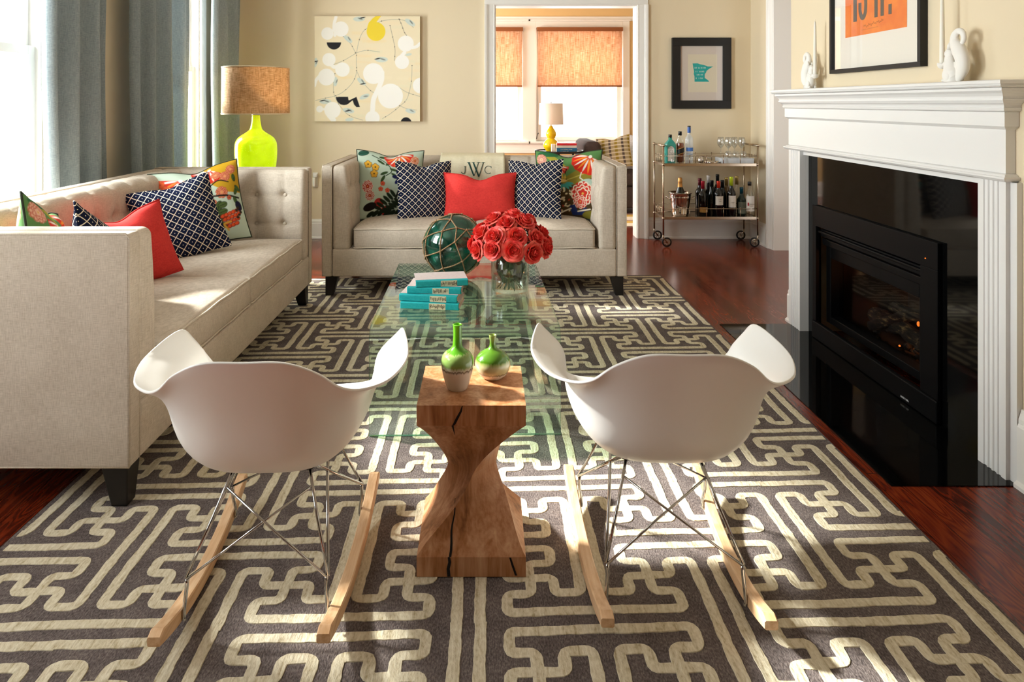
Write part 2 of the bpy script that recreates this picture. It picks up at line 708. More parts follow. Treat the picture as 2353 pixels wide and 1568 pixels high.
WINS = [(0.68, 1.93), (2.25, 3.70), (4.95, 5.72)]
WZ0, WZ1 = 0.60, 2.46
b = MB()
ys = [-2.5] + [y for w in WINS for y in w] + [YB]
for i in range(0, len(ys), 2):
    b.box(XL - 0.16, XL, ys[i], ys[i + 1], 0, CEIL)
for (y0, y1) in WINS:
    b.box(XL - 0.16, XL, y0, y1, 0, WZ0)
    b.box(XL - 0.16, XL, y0, y1, WZ1, CEIL)
struct(b.build('wall_left', M['wall']))

FX = 1.81                                    # face of the chimney wall
b = MB()
b.box(FX, 2.90, -2.5, 2.450, 0, CEIL)
b.box(FX, 2.90, 3.870, 4.045, 0, CEIL)
b.box(FX, 2.90, 2.450, 3.870, 1.022, CEIL)
b.box(2.45, 2.90, 2.450, 3.870, 0, 1.022)
b.box(XR, 2.70, 4.045, 4.95, 0, CEIL)
b.box(XR, 2.70, 6.00, YB, 0, CEIL)
b.box(XR, 2.70, 4.95, 6.00, 2.24, CEIL)
struct(b.build('wall_right', M['wall']))
b = MB()                                     # unseen wall behind the camera, made solid and dark to cut fill light
b.box(-2.6, 3.6, -2.6, -2.5, 0, CEIL)
struct(b.build('wall_rear', mat('unseen_wall_bounce_cut', '#5e5142', 0.8)))
struct(MB().box(3.5, 3.6, 4.0, 9.6, 0, CEIL).build('wall_hall', M['wall']))

# far room
struct(MB().box(-2.6, -2.5, 6.69, 7.2, 0, CEIL).box(-2.6, -2.5, 9.0, 9.6, 0, CEIL).box(-2.6, -2.5, 7.2, 9.0, 0, 0.7).box(-2.6, -2.5, 7.2, 9.0, 2.5, CEIL).build('wall_far_left', M['wall_far']))  # unseen opening added in the left wall for the side fill lamp
FW = [(-0.95, 0.515), (0.70, 1.905)]
FZ0, FZ1 = 0.765, 2.34
b = MB()
b.box(-2.5, FW[0][0], 9.5, 9.62, 0, CEIL)
b.box(FW[0][1], FW[1][0], 9.5, 9.62, 0, CEIL)
b.box(FW[1][1], 3.5, 9.5, 9.62, 0, CEIL)
for (x0, x1) in FW:
    b.box(x0, x1, 9.5, 9.62, 0, FZ0)
    b.box(x0, x1, 9.5, 9.62, FZ1, CEIL)
struct(b.build('wall_far', M['wall_far']))


def sash(b, axis, pos, a0, a1, z0, z1, th, st=0.055, rail=0.06):
    """a sash frame in the plane axis=pos between a0..a1"""
    def bx(p0, p1, q0, q1):
        if axis == 'x':
            b.box(pos, pos + th, p0, p1, q0, q1)
        else:
            b.box(p0, p1, pos, pos + th, q0, q1)
    bx(a0, a0 + st, z0, z1)
    bx(a1 - st, a1, z0, z1)
    bx(a0 + st, a1 - st, z0, z0 + rail)
    bx(a0 + st, a1 - st, z1 - rail * 0.8, z1)


def window(num, axis, wallpos, inward, a0, a1, z0, z1, meet):
    """double-hung window: frame with two sashes; inward = +1/-1 direction into the room"""
    fr = MB()

    def bx(b, d0, d1, p0, p1, q0, q1):
        lo, hi = sorted((wallpos + inward * d0, wallpos + inward * d1))
        if axis == 'x':
            b.box(lo, hi, p0, p1, q0, q1)
        else:
            b.box(p0, p1, lo, hi, q0, q1)
    c = 0.095
    bx(fr, 0.0, 0.022, a0 - c, a0, z0 - 0.02, z1 + c)
    bx(fr, 0.0, 0.022, a1, a1 + c, z0 - 0.02, z1 + c)
    bx(fr, 0.0, 0.022, a0, a1, z1, z1 + c)
    bx(fr, 0.0, 0.032, a0 - c - 0.012, a1 + c + 0.012, z1 + c, z1 + c + 0.025)
    bx(fr, -0.10, 0.0, a0, a0 + 0.018, z0, z1)
    bx(fr, -0.10, 0.0, a1 - 0.018, a1, z0, z1)
    bx(fr, -0.10, 0.0, a0, a1, z1 - 0.018, z1)
    root = struct(fr.build('window_%d' % num, M['trim'], bevel=0.003))
    s = MB()
    bx(s, -0.10, 0.05, a0 - c - 0.01, a1 + c + 0.01, z0 - 0.03, z0)
    bx(s, 0.0, 0.018, a0 - c, a1 + c, z0 - 0.11, z0 - 0.03)
    s.build('window_sill', M['trim'], root, bevel=0.003)
    p_up = wallpos + inward * -0.095 if inward > 0 else wallpos + 0.065
    p_lo = wallpos + inward * -0.060 if inward > 0 else wallpos + 0.030
    up = MB()
    sash(up, axis, p_up, a0 + 0.018, a1 - 0.018, meet - 0.02, z1 - 0.018, 0.03)
    up.build('upper_sash', M['trim'], root, bevel=0.003)
    lo = MB()
    sash(lo, axis, p_lo, a0 + 0.018, a1 - 0.018, z0, meet + 0.03, 0.03)
    lo.build('lower_sash', M['trim'], root, bevel=0.003)
    for nm, p, q0, q1 in (('upper_pane', p_up + 0.013, meet + 0.04, z1 - 0.06), ('lower_pane', p_lo + 0.013, z0 + 0.06, meet - 0.02)):
        g = MB()
        if axis == 'x':
            g.box(p, p + 0.004, a0 + 0.07, a1 - 0.07, q0, q1)
        else:
            g.box(a0 + 0.07, a1 - 0.07, p, p + 0.004, q0, q1)
        g.build(nm, M['window_glass'], root)
    return root


window(1, 'x', XL, 1, WINS[0][0], WINS[0][1], WZ0, WZ1, 1.57)
window(2, 'x', XL, 1, WINS[1][0], WINS[1][1], WZ0, WZ1, 1.57)
window(3, 'x', XL, 1, WINS[2][0], WINS[2][1], WZ0, WZ1, 1.57)
window(4, 'y', 9.5, -1, FW[0][0], FW[0][1], FZ0, FZ1, 1.55)
window(5, 'y', 9.5, -1, FW[1][0], FW[1][1], FZ0, FZ1, 1.55)


def casing_profile(w):
    """half-section of a door casing: x across, second = how far it stands off the wall"""
    return [(0, 0), (0, 0.012), (0.006, 0.016), (0.014, 0.012), (0.018, 0.013), (w * 0.62, 0.017), (w * 0.66, 0.022),
            (w * 0.74, 0.024), (w * 0.78, 0.030), (w, 0.032), (w, 0)]


def casing_v(b, x_in, dirx, y, w, z1):
    prof = [(x_in + dirx * a, y - d) for a, d in casing_profile(w)]
    b.prism(prof, 0, z1, 'z')


b = MB()
casing_v(b, OX0 + 0.004, -1, YB, 0.100, OZ)
casing_v(b, OX1 - 0.004, 1, YB, 0.100, OZ)
prof = [(YB - d, OZ - 0.004 + a) for a, d in casing_profile(0.10)]
b.prism(prof, OX0 - 0.096, OX1 + 0.096, 'x')
b.box(OX0, OX0 + 0.012, YB - 0.005, 6.695, 0, OZ)
b.box(OX1 - 0.012, OX1, YB - 0.005, 6.695, 0, OZ)
b.box(OX0 + 0.012, OX1 - 0.012, YB - 0.005, 6.695, OZ - 0.012, OZ)
struct(b.build('trim_1', M['trim'], bevel=0.002))

# casing and jamb of the side doorway beyond the chimney
b = MB()
prof = [(XR - d, 6.0 + a) for a, d in casing_profile(0.10)]
b.prism(prof, 0, 2.34, 'z')
b.box(XR - 0.01, 2.71, 5.985, 6.0, 0, 2.24)
b.box(XR - 0.01, 2.71, 4.95, 4.965, 0, 2.24)
b.box(XR - 0.03, XR, 4.85, 6.0, 2.24, 2.34)
b.box(XR - 0.022, XR, 4.85, 4.95, 0, 2.34)
struct(b.build('trim_2', M['trim'], bevel=0.002))


def bb(name, poly_axis, lo, hi, wallpos, sign, h=0.185, t=0.018, plinth=True):
    prof = [(wallpos, 0), (wallpos + sign * (t + 0.012), 0), (wallpos + sign * (t + 0.012), 0.012), (wallpos + sign * t, 0.022),
            (wallpos + sign * t, h * 0.78), (wallpos + sign * t * 0.75, h * 0.82), (wallpos + sign * t * 0.75, h * 0.88),
            (wallpos + sign * t * 0.45, h * 0.95), (wallpos + sign * t * 0.3, h), (wallpos, h)]
    m_ = MB().prism(prof, lo, hi, poly_axis)
    return struct(m_.build(name, M['trim']))


# prism(axis='x') takes (y,z); axis='y' takes (x,z)
bb('baseboard_back', 'x', XL, OX0 - 0.10, YB, -1)
bb('baseboard_back_right', 'x', OX1 + 0.10, XR, YB, -1, 0.20)
bb('baseboard_left', 'y', -2.5, YB, XL, 1)
bb('baseboard_right', 'y', 6.10, YB - 0.03, XR, -1, 0.20)
bb('baseboard_chimney', 'y', -2.5, 2.298, FX, -1, 0.26, 0.022)
bb('baseboard_chimney_far', 'y', 4.002, 4.055, FX, -1, 0.20, 0.02)
bb('baseboard_chimney_side', 'x', FX, XR, 4.045, 1, 0.20)
bb('baseboard_far', 'x', -2.5, 3.5, 9.5, -1, 0.20)
b = MB()                                     # far room: apron panel moulding under the windows
b.box(-1.1, 2.1, 9.478, 9.5, 0.60, 0.66)
b.box(-2.5, 3.5, 9.485, 9.5, 2.44, 2.50)
struct(b.build('trim_3', M['trim'], bevel=0.003))

# ------------------------------------------------------------------ mantel, surround, hearth, gas insert
X0, Y0, Y1 = 1.775, 2.33, 4.0


def loft(b, steps, x0=X0, y0=Y0, y1=Y1, xb=FX - 0.001):
    rg_ = [[(x0 - o, y0 - o, z), (xb, y0 - o, z), (xb, y1 + o, z), (x0 - o, y1 + o, z)] for z, o in steps]
    return b.rings(rg_)


mant = thing('fireplace_mantel', 'white painted wooden fireplace mantel with fluted pilasters around black granite', 'mantel', (0, 0, 0))
loft(MB(), [(1.345, 0.058), (1.3455, 0.068), (1.350, 0.074), (1.3505, 0.070), (1.357, 0.074), (1.3575, 0.078), (1.367, 0.078), (1.370, 0.074)]
     ).build('shelf', M['mantel'], mant)
loft(MB(), [(1.262, 0.018), (1.266, 0.024), (1.276, 0.026), (1.277, 0.022), (1.286, 0.026), (1.292, 0.034), (1.300, 0.038), (1.3005, 0.042),
            (1.306, 0.042), (1.3065, 0.038), (1.315, 0.040), (1.325, 0.046), (1.333, 0.054), (1.3335, 0.058), (1.344, 0.058)]
     ).build('crown_moulding', M['mantel'], mant)
b = MB()
loft(b, [(1.05, 0.0), (1.200, 0.0), (1.212, 0.016), (1.261, 0.016)])
b.build('frieze', M['mantel'], mant)
loft(MB(), [(1.022, 0.006), (1.026, 0.016), (1.033, 0.022), (1.039, 0.022), (1.0395, 0.014), (1.046, 0.010), (1.0495, 0.002)]
     ).build('neck_moulding', M['mantel'], mant)
for (a, c_, out) in ((2.33, 2.462, -1), (3.857, 3.998, 1)):
    b = MB()
    w = c_ - a
    poly = [(FX - 0.001, a), (X0, a), (X0, a + w * 0.16)]
    for k in range(4):
        s0 = a + w * (0.16 + 0.17 * k)
        poly += [(X0 + 0.0045, s0 + 0.003), (X0 + 0.0045, s0 + w * 0.11), (X0, s0 + w * 0.13)]
        if k < 3:
            poly += [(X0, s0 + w * 0.17)]
    poly += [(X0, c_), (FX - 0.001, c_)]
    clean = []
    for p in poly:
        if not clean or (abs(p[0] - clean[-1][0]) + abs(p[1] - clean[-1][1])) > 1e-5:
            clean.append(p)
    b.prism(clean, 0.004, 1.0215, 'z')
    if out < 0:
        b.box(FX - 0.02, FX - 0.001, a - 0.03, a - 0.0005, 0.004, 1.0215)
    b.build('pilaster', M['mantel'], mant)

b = MB()
b.box(X0 + 0.02, 1.8245, 2.4625, 3.8565, 1.0002, 1.0215)
b.box(FX - 0.0005, 1.8245, 2.4505, 2.462, 0.004, 1.0215)
b.box(FX - 0.0005, 1.8245, 3.857, 3.8695, 0.004, 1.0215)
b.build('opening_lining', M['mantel'], mant)
gs = MB()
gs.box(1.825, 1.85, 2.4625, 2.75, 0.004, 1.0)
gs.box(1.825, 1.85, 3.765, 3.8565, 0.004, 1.0)
gs.box(1.825, 1.85, 2.75, 3.765, 0.70, 1.0)
o = gs.build('granite_surround', M['granite'])
tag(o, 'polished black granite panel framing the gas fireplace inside the white mantel', 'fireplace surround')
o = MB().box(1.365, FX - 0.0005, 2.297, 3.985, 0.0005, 0.0035).box(FX - 0.0005, 1.85, 2.4625, 3.8565, 0.0005, 0.0035).build('hearth_slab', M['granite'])
tag(o, 'flat polished black granite hearth slab set in front of the fireplace', 'hearth')

ins = thing('gas_fireplace_insert', 'black metal gas fireplace insert with glass door and dim glowing logs', 'fireplace', (0, 0, 0))
b = MB()
ya, yb_ = 2.727, 3.772
b.box(1.805, 1.8245, ya, yb_, 0.62, 0.731)
b.box(1.805, 1.8245, ya, ya + 0.11, 0.10, 0.62)
b.box(1.805, 1.8245, yb_ - 0.04, yb_, 0.10, 0.62)
b.build('face_plate', M['black_metal'], ins, bevel=0.002)
b = MB()
b.box(1.83, 1.86, ya + 0.11, yb_ - 0.04, 0.565, 0.605)
b.box(1.815, 1.83, ya + 0.11, yb_ - 0.04, 0.585, 0.598)
b.box(1.84, 1.875, ya + 0.11, yb_ - 0.04, 0.52, 0.555)
b.build('louvre', M['black_metal'], ins, bevel=0.004)
b = MB()
b.box(1.86, 1.93, 2.838, 2.93, 0.10, 0.52)
b.box(1.86, 1.93, 3.68, 3.73, 0.10, 0.52)
b.box(1.86, 1.93, 2.93, 3.68, 0.455, 0.52)
b.box(1.86, 1.93, 2.93, 3.68, 0.10, 0.14)
b.build('door_frame', M['black_metal'], ins, bevel=0.004)
MB().box(1.905, 1.909, 2.935, 3.675, 0.145, 0.45).build('door_glass', thin_glass('smoked_door_glass', (0.8, 0.8, 0.8), 0.012, maxr=0.4), ins)
b = MB()
b.box(2.30, 2.32, 2.84, 3.74, 0.06, 0.6)
b.box(1.935, 2.30, 2.84, 2.86, 0.06, 0.6)
b.box(1.935, 2.30, 3.72, 3.74, 0.06, 0.6)
b.box(1.935, 2.30, 2.86, 3.72, 0.58, 0.6)
b.box(1.935, 2.30, 2.86, 3.72, 0.06, 0.08)
brick = mat('firebrick', '#2e2118', 0.9)
b.build('firebox', brick, ins)
lp = MB().box(1.80, 1.8245, ya + 0.0, yb_, 0.0045, 0.098)
lo_ = lp.build('lower_panel', M['black_metal'], ins, bevel=0.006)
lt = MB()
marks(lt, -0.03, 0.03, 0, 0.008, Matrix.Translation((1.7992, 2.93, 0.018)) @ Matrix(((0, 0, -1, 0), (-1, 0, 0, 0), (0, 1, 0, 0), (0, 0, 0, 1))), 3)
lt.build('maker_mark', mat('silver_lettering', '#e8e8e8', 0.3), lo_)
logm = mat('ceramic_log', '#6d5a3a', 0.9)
nz = noise(logm, tcoord(logm, (30, 8, 30)), 2.0, 5)
base(logm, ramp(logm, nz, [(0.40, '#0d0a07'), (0.56, '#2a2116'), (0.74, '#8d774a')]))
bump(logm, nz, 0.8, 0.01)
random.seed(5)


def wobble_tube(b, p, q, r0, r1, n=9):
    pts, rs = [], []
    for i in range(n):
        t = i / (n - 1)
        pts.append(Vector(p).lerp(Vector(q), t) + Vector((random.uniform(-.006, .006), random.uniform(-.006, .006), random.uniform(-.008, .008) + 0.02 * math.sin(t * 3))))
        rs.append((r0 + (r1 - r0) * t) * random.uniform(0.88, 1.1))
    b.tube(pts, rs, 10)


for (p, q, r0, r1) in (((2.02, 2.93, .16), (2.06, 3.60, .17), .035, .04), ((2.15, 2.95, .19), (2.18, 3.62, .20), .045, .04),
                       ((1.97, 3.50, .15), (2.20, 3.14, .33), .026, .03), ((1.98, 3.10, .17), (2.2, 3.30, .34), .026, .022),
                       ((1.96, 2.97, .13), (2.16, 2.99, .27), .022, .02)):
    b = MB()
    wobble_tube(b, p, q, r0, r1)
    b.build('log', logm, ins)
em = mat('ember_glow', '#ff5a10', 0.6)
bsdf(em).inputs['Emission Color'].default_value = (1.0, 0.20, 0.02, 1)
bsdf(em).inputs['Emission Strength'].default_value = 1.5
for k in range(5):
    MB().sphere((random.uniform(1.97, 2.10), random.uniform(2.95, 3.35), random.uniform(.10, .125)), random.uniform(.003, .007), 8, 6).build('ember', em, ins)
MB().sphere((2.06, 3.25, .24), .007, 8, 6, s=(1, 1, 1.8)).build('ember', em, ins)
b = MB()
for k in range(46):
    b.sphere((random.uniform(1.95, 2.12), random.uniform(2.92, 3.60), random.uniform(.085, .11)), random.uniform(.010, .02), 7, 5)
b.build('ember_bed', mat('lava_rock', '#2b2623', 0.95), ins)['kind'] = 'stuff'
MB().sphere((1.8030, 2.80, 0.655), 0.0025, 8, 6).build('indicator_light', em, ins)
d = bpy.data.lights.new('fire_light', 'POINT')
d.energy = 5.0
d.color = (1.0, 0.32, 0.08)
d.shadow_soft_size = 0.03
o = bpy.data.objects.new('fire_light', d)
o.location = (2.12, 3.02, 0.27)
COL.objects.link(o)

# ------------------------------------------------------------------ rug with raised cream fretwork
RX0, RX1, RY0, RY1 = -1.40, 1.305, 1.15, 5.07
SHEAR = 0.038


def rz(x, y):
    """the weave runs slightly out of square"""
    return y + SHEAR * (x - 0.6)


mg = mat('rug_grey_wool', '#5f534f', 0.97)
bsdf(mg).inputs['Specular IOR Level'].default_value = 0.05
n1 = noise(mg, tcoord(mg, (260, 110, 1)), 1.0, 3)
n2 = noise(mg, tcoord(mg), 14, 3)
f_ = math_n(mg, 'ADD', math_n(mg, 'MULTIPLY', n1, 0.7), math_n(mg, 'MULTIPLY', n2, 0.3))
base(mg, ramp(mg, f_, [(0.36, '#4c4443'), (0.52, '#6a605d'), (0.66, '#857a75')]))
bump(mg, f_, 0.9, 0.004)
mc = mat('rug_cream_wool', '#d8ccb0', 0.97)
bsdf(mc).inputs['Specular IOR Level'].default_value = 0.05
n1 = noise(mc, tcoord(mc, (150, 60, 1)), 1.0, 4)
n2 = noise(mc, tcoord(mc, (70, 4, 1)), 1.0, 2)
f_ = math_n(mc, 'ADD', math_n(mc, 'MULTIPLY', n1, 0.55), math_n(mc, 'MULTIPLY', n2, 0.45))
base(mc, ramp(mc, f_, [(0.34, '#a89878'), (0.45, '#c9bda2'), (0.62, '#ded5be')]))
bump(mc, f_, 0.9, 0.005)

rug = MB()
nx = 24
top = []
for i in range(nx + 1):
    x = RX0 + (RX1 - RX0) * i / nx
    top.append((x, rz(x, RY0) if False else RY0, rz(x, RY1)))
vs, fs = [], []
for (x, ya_, yb2) in top:
    vs += [(x, ya_, 0.0005), (x, yb2, 0.0005), (x, ya_, 0.009), (x, yb2, 0.009)]
for i in range(nx):
    a = i * 4
    c2 = a + 4
    fs += [(a, c2, c2 + 1, a + 1), (a + 2, a + 3, c2 + 3, c2 + 2), (a, a + 2, c2 + 2, c2), (a + 1, c2 + 1, c2 + 3, a + 3)]
fs += [(0, 1, 3, 2), (nx * 4, nx * 4 + 2, nx * 4 + 3, nx * 4 + 1)]
rug.add(vs, fs, 0, False)

DX, DZ = 0.3235, 0.3045
NX0, NZ0 = 0.442, 1.852 - SHEAR * (0.442 - 0.6)      # a node with "plus" handedness
A_, B_ = 0.062, 0.058
X2, Z2 = DX / 2 - 0.030, DZ / 2 - 0.031
WR = 0.0150


def fillet(pts, r):
    out = [Vector(pts[0])]
    for i in range(1, len(pts) - 1):
        p, a, c = Vector(pts[i]), Vector(pts[i - 1]), Vector(pts[i + 1])
        u, w = (a - p), (c - p)
        rr = min(r, u.length * 0.49, w.length * 0.49)
        u.normalize()
        w.normalize()
        for k in range(5):
            t = k / 4
            q0, q1 = p + u * rr, p + w * rr
            out.append((q0 * (1 - t) ** 2 + p * 2 * t * (1 - t) + q1 * t * t))
    out.append(Vector(pts[-1]))
    return out


rr_ = random.Random(3)


def ribbon(mb, pts):
    """raised band of cream pile with slightly uneven edges, clipped at the rug's edges"""
    P = fillet([(p[0], p[1], 0) for p in pts], 0.019)
    zo = rr_.uniform(0.0, 0.0008)
    Q = [P[0]]
    for a, c in zip(P[:-1], P[1:]):
        L = (c - a).length
        k = max(1, int(L / 0.011))
        for i in range(1, k + 1):
            Q.append(a.lerp(c, i / k))
    ph = rr_.random() * 9
    run = []
    runs = []
    for i, q in enumerate(Q):
        x, y = q.x, rz(q.x, q.y)
        ok = RX0 + 0.012 < x < RX1 - 0.0 and RY0 + 0.01 < y < rz(x, RY1) - 0.012
        if ok:
            t = (Q[min(i + 1, len(Q) - 1)] - Q[max(i - 1, 0)]).normalized()
            nrm = Vector((-t.y, t.x, 0))
            w = WR * (1 + 0.05 * math.sin(i * 0.8 + ph) + rr_.uniform(-0.06, 0.06))
            off = 0.0014 * math.sin(i * 0.21 + ph)
            run.append((Vector((x, y, 0)) + nrm * off, nrm, w))
        elif run:
            runs.append(run)
            run = []
    if run:
        runs.append(run)
    for run in runs:
        if len(run) < 2:
            continue
        rings = []
        for (p, nrm, w) in run:
            rings.append([(p.x + nrm.x * w * s, p.y + nrm.y * w * s, z + (zo if z > 0.01 else 0)) for s, z in ((-1.0, 0.0085), (-0.93, 0.0104), (0.93, 0.0104), (1.0, 0.0085))])
        mb.rings(rings, 1, closed=False, caps=False, smooth=False)


for i in range(-6, 4):
    for j in range(-3, 13):
        cx, cz = NX0 + i * DX, NZ0 + j * DZ
        s = 1 if (i + j) % 2 == 0 else -1
        # right arm and the long lengthwise band; the left arm of the next node continues it
        for sg in (1, -1):
            def T(x, z):
                return (cx + s * sg * x, cz + sg * z)
            # arm into a lengthwise band: to the middle of the cell (the neighbour row draws the other half)
            ribbon(rug, [T(0, 0), T(A_, 0), T(A_, B_), T(X2, B_), T(X2, -DZ / 2 - 0.002)])
            ribbon(rug, [T(0, 0), T(0, B_), T(-A_, B_), T(-A_, Z2), T(DX / 2 + 0.002, Z2)])
rugo = rug.build('area_rug', [mg, mc], flip_fix=False)
tag(rugo, 'large grey wool area rug with raised cream interlocking fretwork', 'rug')

# ------------------------------------------------------------------ glass coffee table bent from one sheet
ct = thing('coffee_table', 'rectangular green-tinted glass waterfall coffee table on the patterned rug', 'coffee table', (-0.090, 3.191, 0.0115), (0, 0, R(1.1)))
L, Wd, H, T = 1.126, 0.738, 0.4125, 0.012
r_out = 0.055


def bend(r, inset):
    pts = []
    y0, y1, z1 = -L / 2 + inset, L / 2 - inset, H - inset
    pts.append((y0, 0.0))
    for k in range(9):
        a = PI - (PI / 2) * k / 8
        pts.append((y0 + r + r * math.cos(a), z1 - r + r * math.sin(a)))
    for k in range(9):
        a = PI / 2 - (PI / 2) * k / 8
        pts.append((y1 - r + r * math.cos(a), z1 - r + r * math.sin(a)))
    pts.append((y1, 0.0))
    return pts


po, pi_ = bend(r_out, 0), bend(r_out - T, T)
b = MB()
n = len(po)
vs = [(-Wd / 2, y, z) for y, z in po] + [(Wd / 2, y, z) for y, z in po] + [(-Wd / 2, y, z) for y, z in pi_] + [(Wd / 2, y, z) for y, z in pi_]
fo = [(i, i + 1, n + i + 1, n + i) for i in range(n - 1)] + [(2 * n + i, 3 * n + i, 3 * n + i + 1, 2 * n + i + 1) for i in range(n - 1)]
fe = [(i, 2 * n + i, 2 * n + i + 1, i + 1) for i in range(n - 1)] + [(n + i, n + i + 1, 3 * n + i + 1, 3 * n + i) for i in range(n - 1)]
fe += [(0, n, 3 * n, 2 * n), (n - 1, 3 * n - 1, 4 * n - 1, 2 * n - 1)]
b.add(vs, fo, 0, True)
b.add(vs, fe, 1, False)
b.build('bent_glass_sheet', [M['table_glass'], M['table_glass_edge']], ct, flip_fix=False)
TZ = 0.0115 + H          # table top height

# ------------------------------------------------------------------ stack of turquoise books
cloth_t = linen('turquoise_book_cloth', '#2fb4b8', '#1c979e', 2.0, 0.7)
board_p = linen('pale_book_board', '#e6dcda', '#d9cbc8', 2.0, 0.8)
paper = mat('page_edges', '#e6cfb2', 0.9)
nz = noise(paper, tcoord(paper, (4, 4, 900)), 1.0, 2)
base(paper, ramp(paper, nz, [(0.4, '#cfb08e'), (0.6, '#f0dcc2')]))
labp = mat('cream_label', '#d9cfae', 0.8)
inkp = mat('dark_ink', '#3a3226', 0.8)


def book(label, loc, rz_, w=0.215, d=0.145, t=0.026, seed=0, group='turquoise books stacked on the glass coffee table', label_x=0.03, chars='HEIRLOOM'):
    rr = random.Random(seed)
    root = thing('book', label, 'book', loc, (0, 0, rz_), group)
    b = MB()                                  # cloth spine strip wrapping onto the boards
    b.soft(-w / 2, w / 2, -d / 2, -d / 2 + 0.008, 0, t, 0.004, (1, 1, 1), 3)
    b.box(-w / 2, w / 2, -d / 2 + 0.004, -d / 2 + 0.026, 0, 0.0026)
    b.box(-w / 2, w / 2, -d / 2 + 0.004, -d / 2 + 0.026, t - 0.0026, t)
    b.build('spine', cloth_t, root)
    b = MB()
    b.box(-w / 2, w / 2, -d / 2 + 0.026, d / 2, 0.0, 0.0024)
    b.box(-w / 2, w / 2, -d / 2 + 0.026, d / 2, t - 0.0024, t)
    b.build('cover', board_p, root)
    MB().box(-w / 2 + 0.004, w / 2 - 0.004, -d / 2 + 0.007, d / 2 - 0.004, 0.0027, t - 0.0027).build('pages', paper, root)
    b = MB().box(label_x - 0.036, label_x + 0.034, -d / 2 - 0.0006, -d / 2 + 0.002, 0.001, t - 0.001)
    lb = b.build('spine_label', labp, root)
    b = MB()
    x = label_x - 0.033
    while x < label_x + 0.030:
        h0, h1 = sorted((rr.uniform(0.003, t * 0.40), rr.uniform(t * 0.6, t - 0.003)))
        b.box(x, x + rr.uniform(0.0016, 0.0032), -d / 2 - 0.0010, -d / 2 - 0.0005, h0, h1)
        if rr.random() < 0.5:
            zz = rr.uniform(0.007, t - 0.007)
            b.box(x, x + 0.006, -d / 2 - 0.0010, -d / 2 - 0.0005, zz, zz + 0.0016)
        x += rr.uniform(0.0045, 0.0065)
    b.build('title_lettering', inkp, lb)
    return root


# bottom three are rotated to the right, the top one to the left
book('turquoise clothbound book at the bottom of the stack on the glass table', (-0.227, 2.947, TZ + 0.0004), R(-7), 0.250, 0.165, 0.027, 1, label_x=0.035)
book('turquoise clothbound book second from the bottom of the stack', (-0.233, 2.962, TZ + 0.0278), R(-8), 0.250, 0.165, 0.027, 2, label_x=0.045)
book('turquoise clothbound book third from the bottom of the stack', (-0.215, 2.985, TZ + 0.0552), R(-4), 0.232, 0.160, 0.025, 3, label_x=0.030)
book('turquoise clothbound book on top of the stack with pale pink cover showing', (-0.198, 3.00, TZ + 0.0806), R(9), 0.225, 0.150, 0.026, 4, label_x=0.030)

# ------------------------------------------------------------------ green glass float in a rope net
fc, fr = Vector((-0.160, 3.42, TZ + 0.157)), 0.153
root = thing('glass_float', 'large dark green glass fishing float wrapped in knotted brown rope net', 'glass float', fc, (R(18), R(24), 0))
mgl = thin_glass('dark_green_glass', (0.02, 0.28, 0.21), 0.08, 0.42, '#06382f')
nt_ = mgl.node_tree
df = [n_ for n_ in nt_.nodes if n_.type == 'BSDF_DIFFUSE'][0]
nzz = noise(mgl, tcoord(mgl), 16, 4, 0.6)
lk(mgl, ramp(mgl, nzz, [(0.38, '#021a16'), (0.52, '#0c5a4a'), (0.72, '#35a080')]), df.inputs[0])
MB().sphere((0, 0, 0), fr, 64, 40).build('glass_ball', mgl, root)
rope = mat('jute_rope', '#a5835c', 0.95)
nz = noise(rope, tcoord(rope), 320, 2)
base(rope, ramp(rope, nz, [(0.4, '#6e5236'), (0.6, '#c3a078')]))
bump(rope, nz, 0.8, 0.002)
b = MB()
NR = 8
lats = [-72, -46, -20, 8, 36, 62]
nodes = []
for j, la in enumerate(lats):
    ring = []
    for k in range(NR):
        lo = 2 * PI * (k + 0.5 * (j % 2)) / NR + rr_.uniform(-.07, .07)
        a = R(la + rr_.uniform(-3, 3))
        ring.append(Vector((math.cos(a) * math.cos(lo), math.cos(a) * math.sin(lo), math.sin(a))))
    nodes.append(ring)


def arc(b, p, q, rad=0.0031):
    pts = [(p.lerp(q, t / 6)).normalized() * (fr + 0.0025) for t in range(7)]
    b.tube(pts, rad, 6)


for j in range(len(lats) - 1):
    for k in range(NR):
        p = nodes[j][k]
        if j % 2 == 0:
            arc(b, p, nodes[j + 1][k])
            arc(b, p, nodes[j + 1][(k - 1) % NR])
        else:
            arc(b, p, nodes[j + 1][k])
            arc(b, p, nodes[j + 1][(k + 1) % NR])
for k in range(NR):
    arc(b, nodes[0][k], nodes[0][(k + 1) % NR])
    arc(b, nodes[-1][k], nodes[-1][(k + 1) % NR])
for ring in nodes:
    for p in ring:
        b.sphere(p * (fr + 0.004), 0.0062, 8, 6)
b.build('rope_net', rope, root)

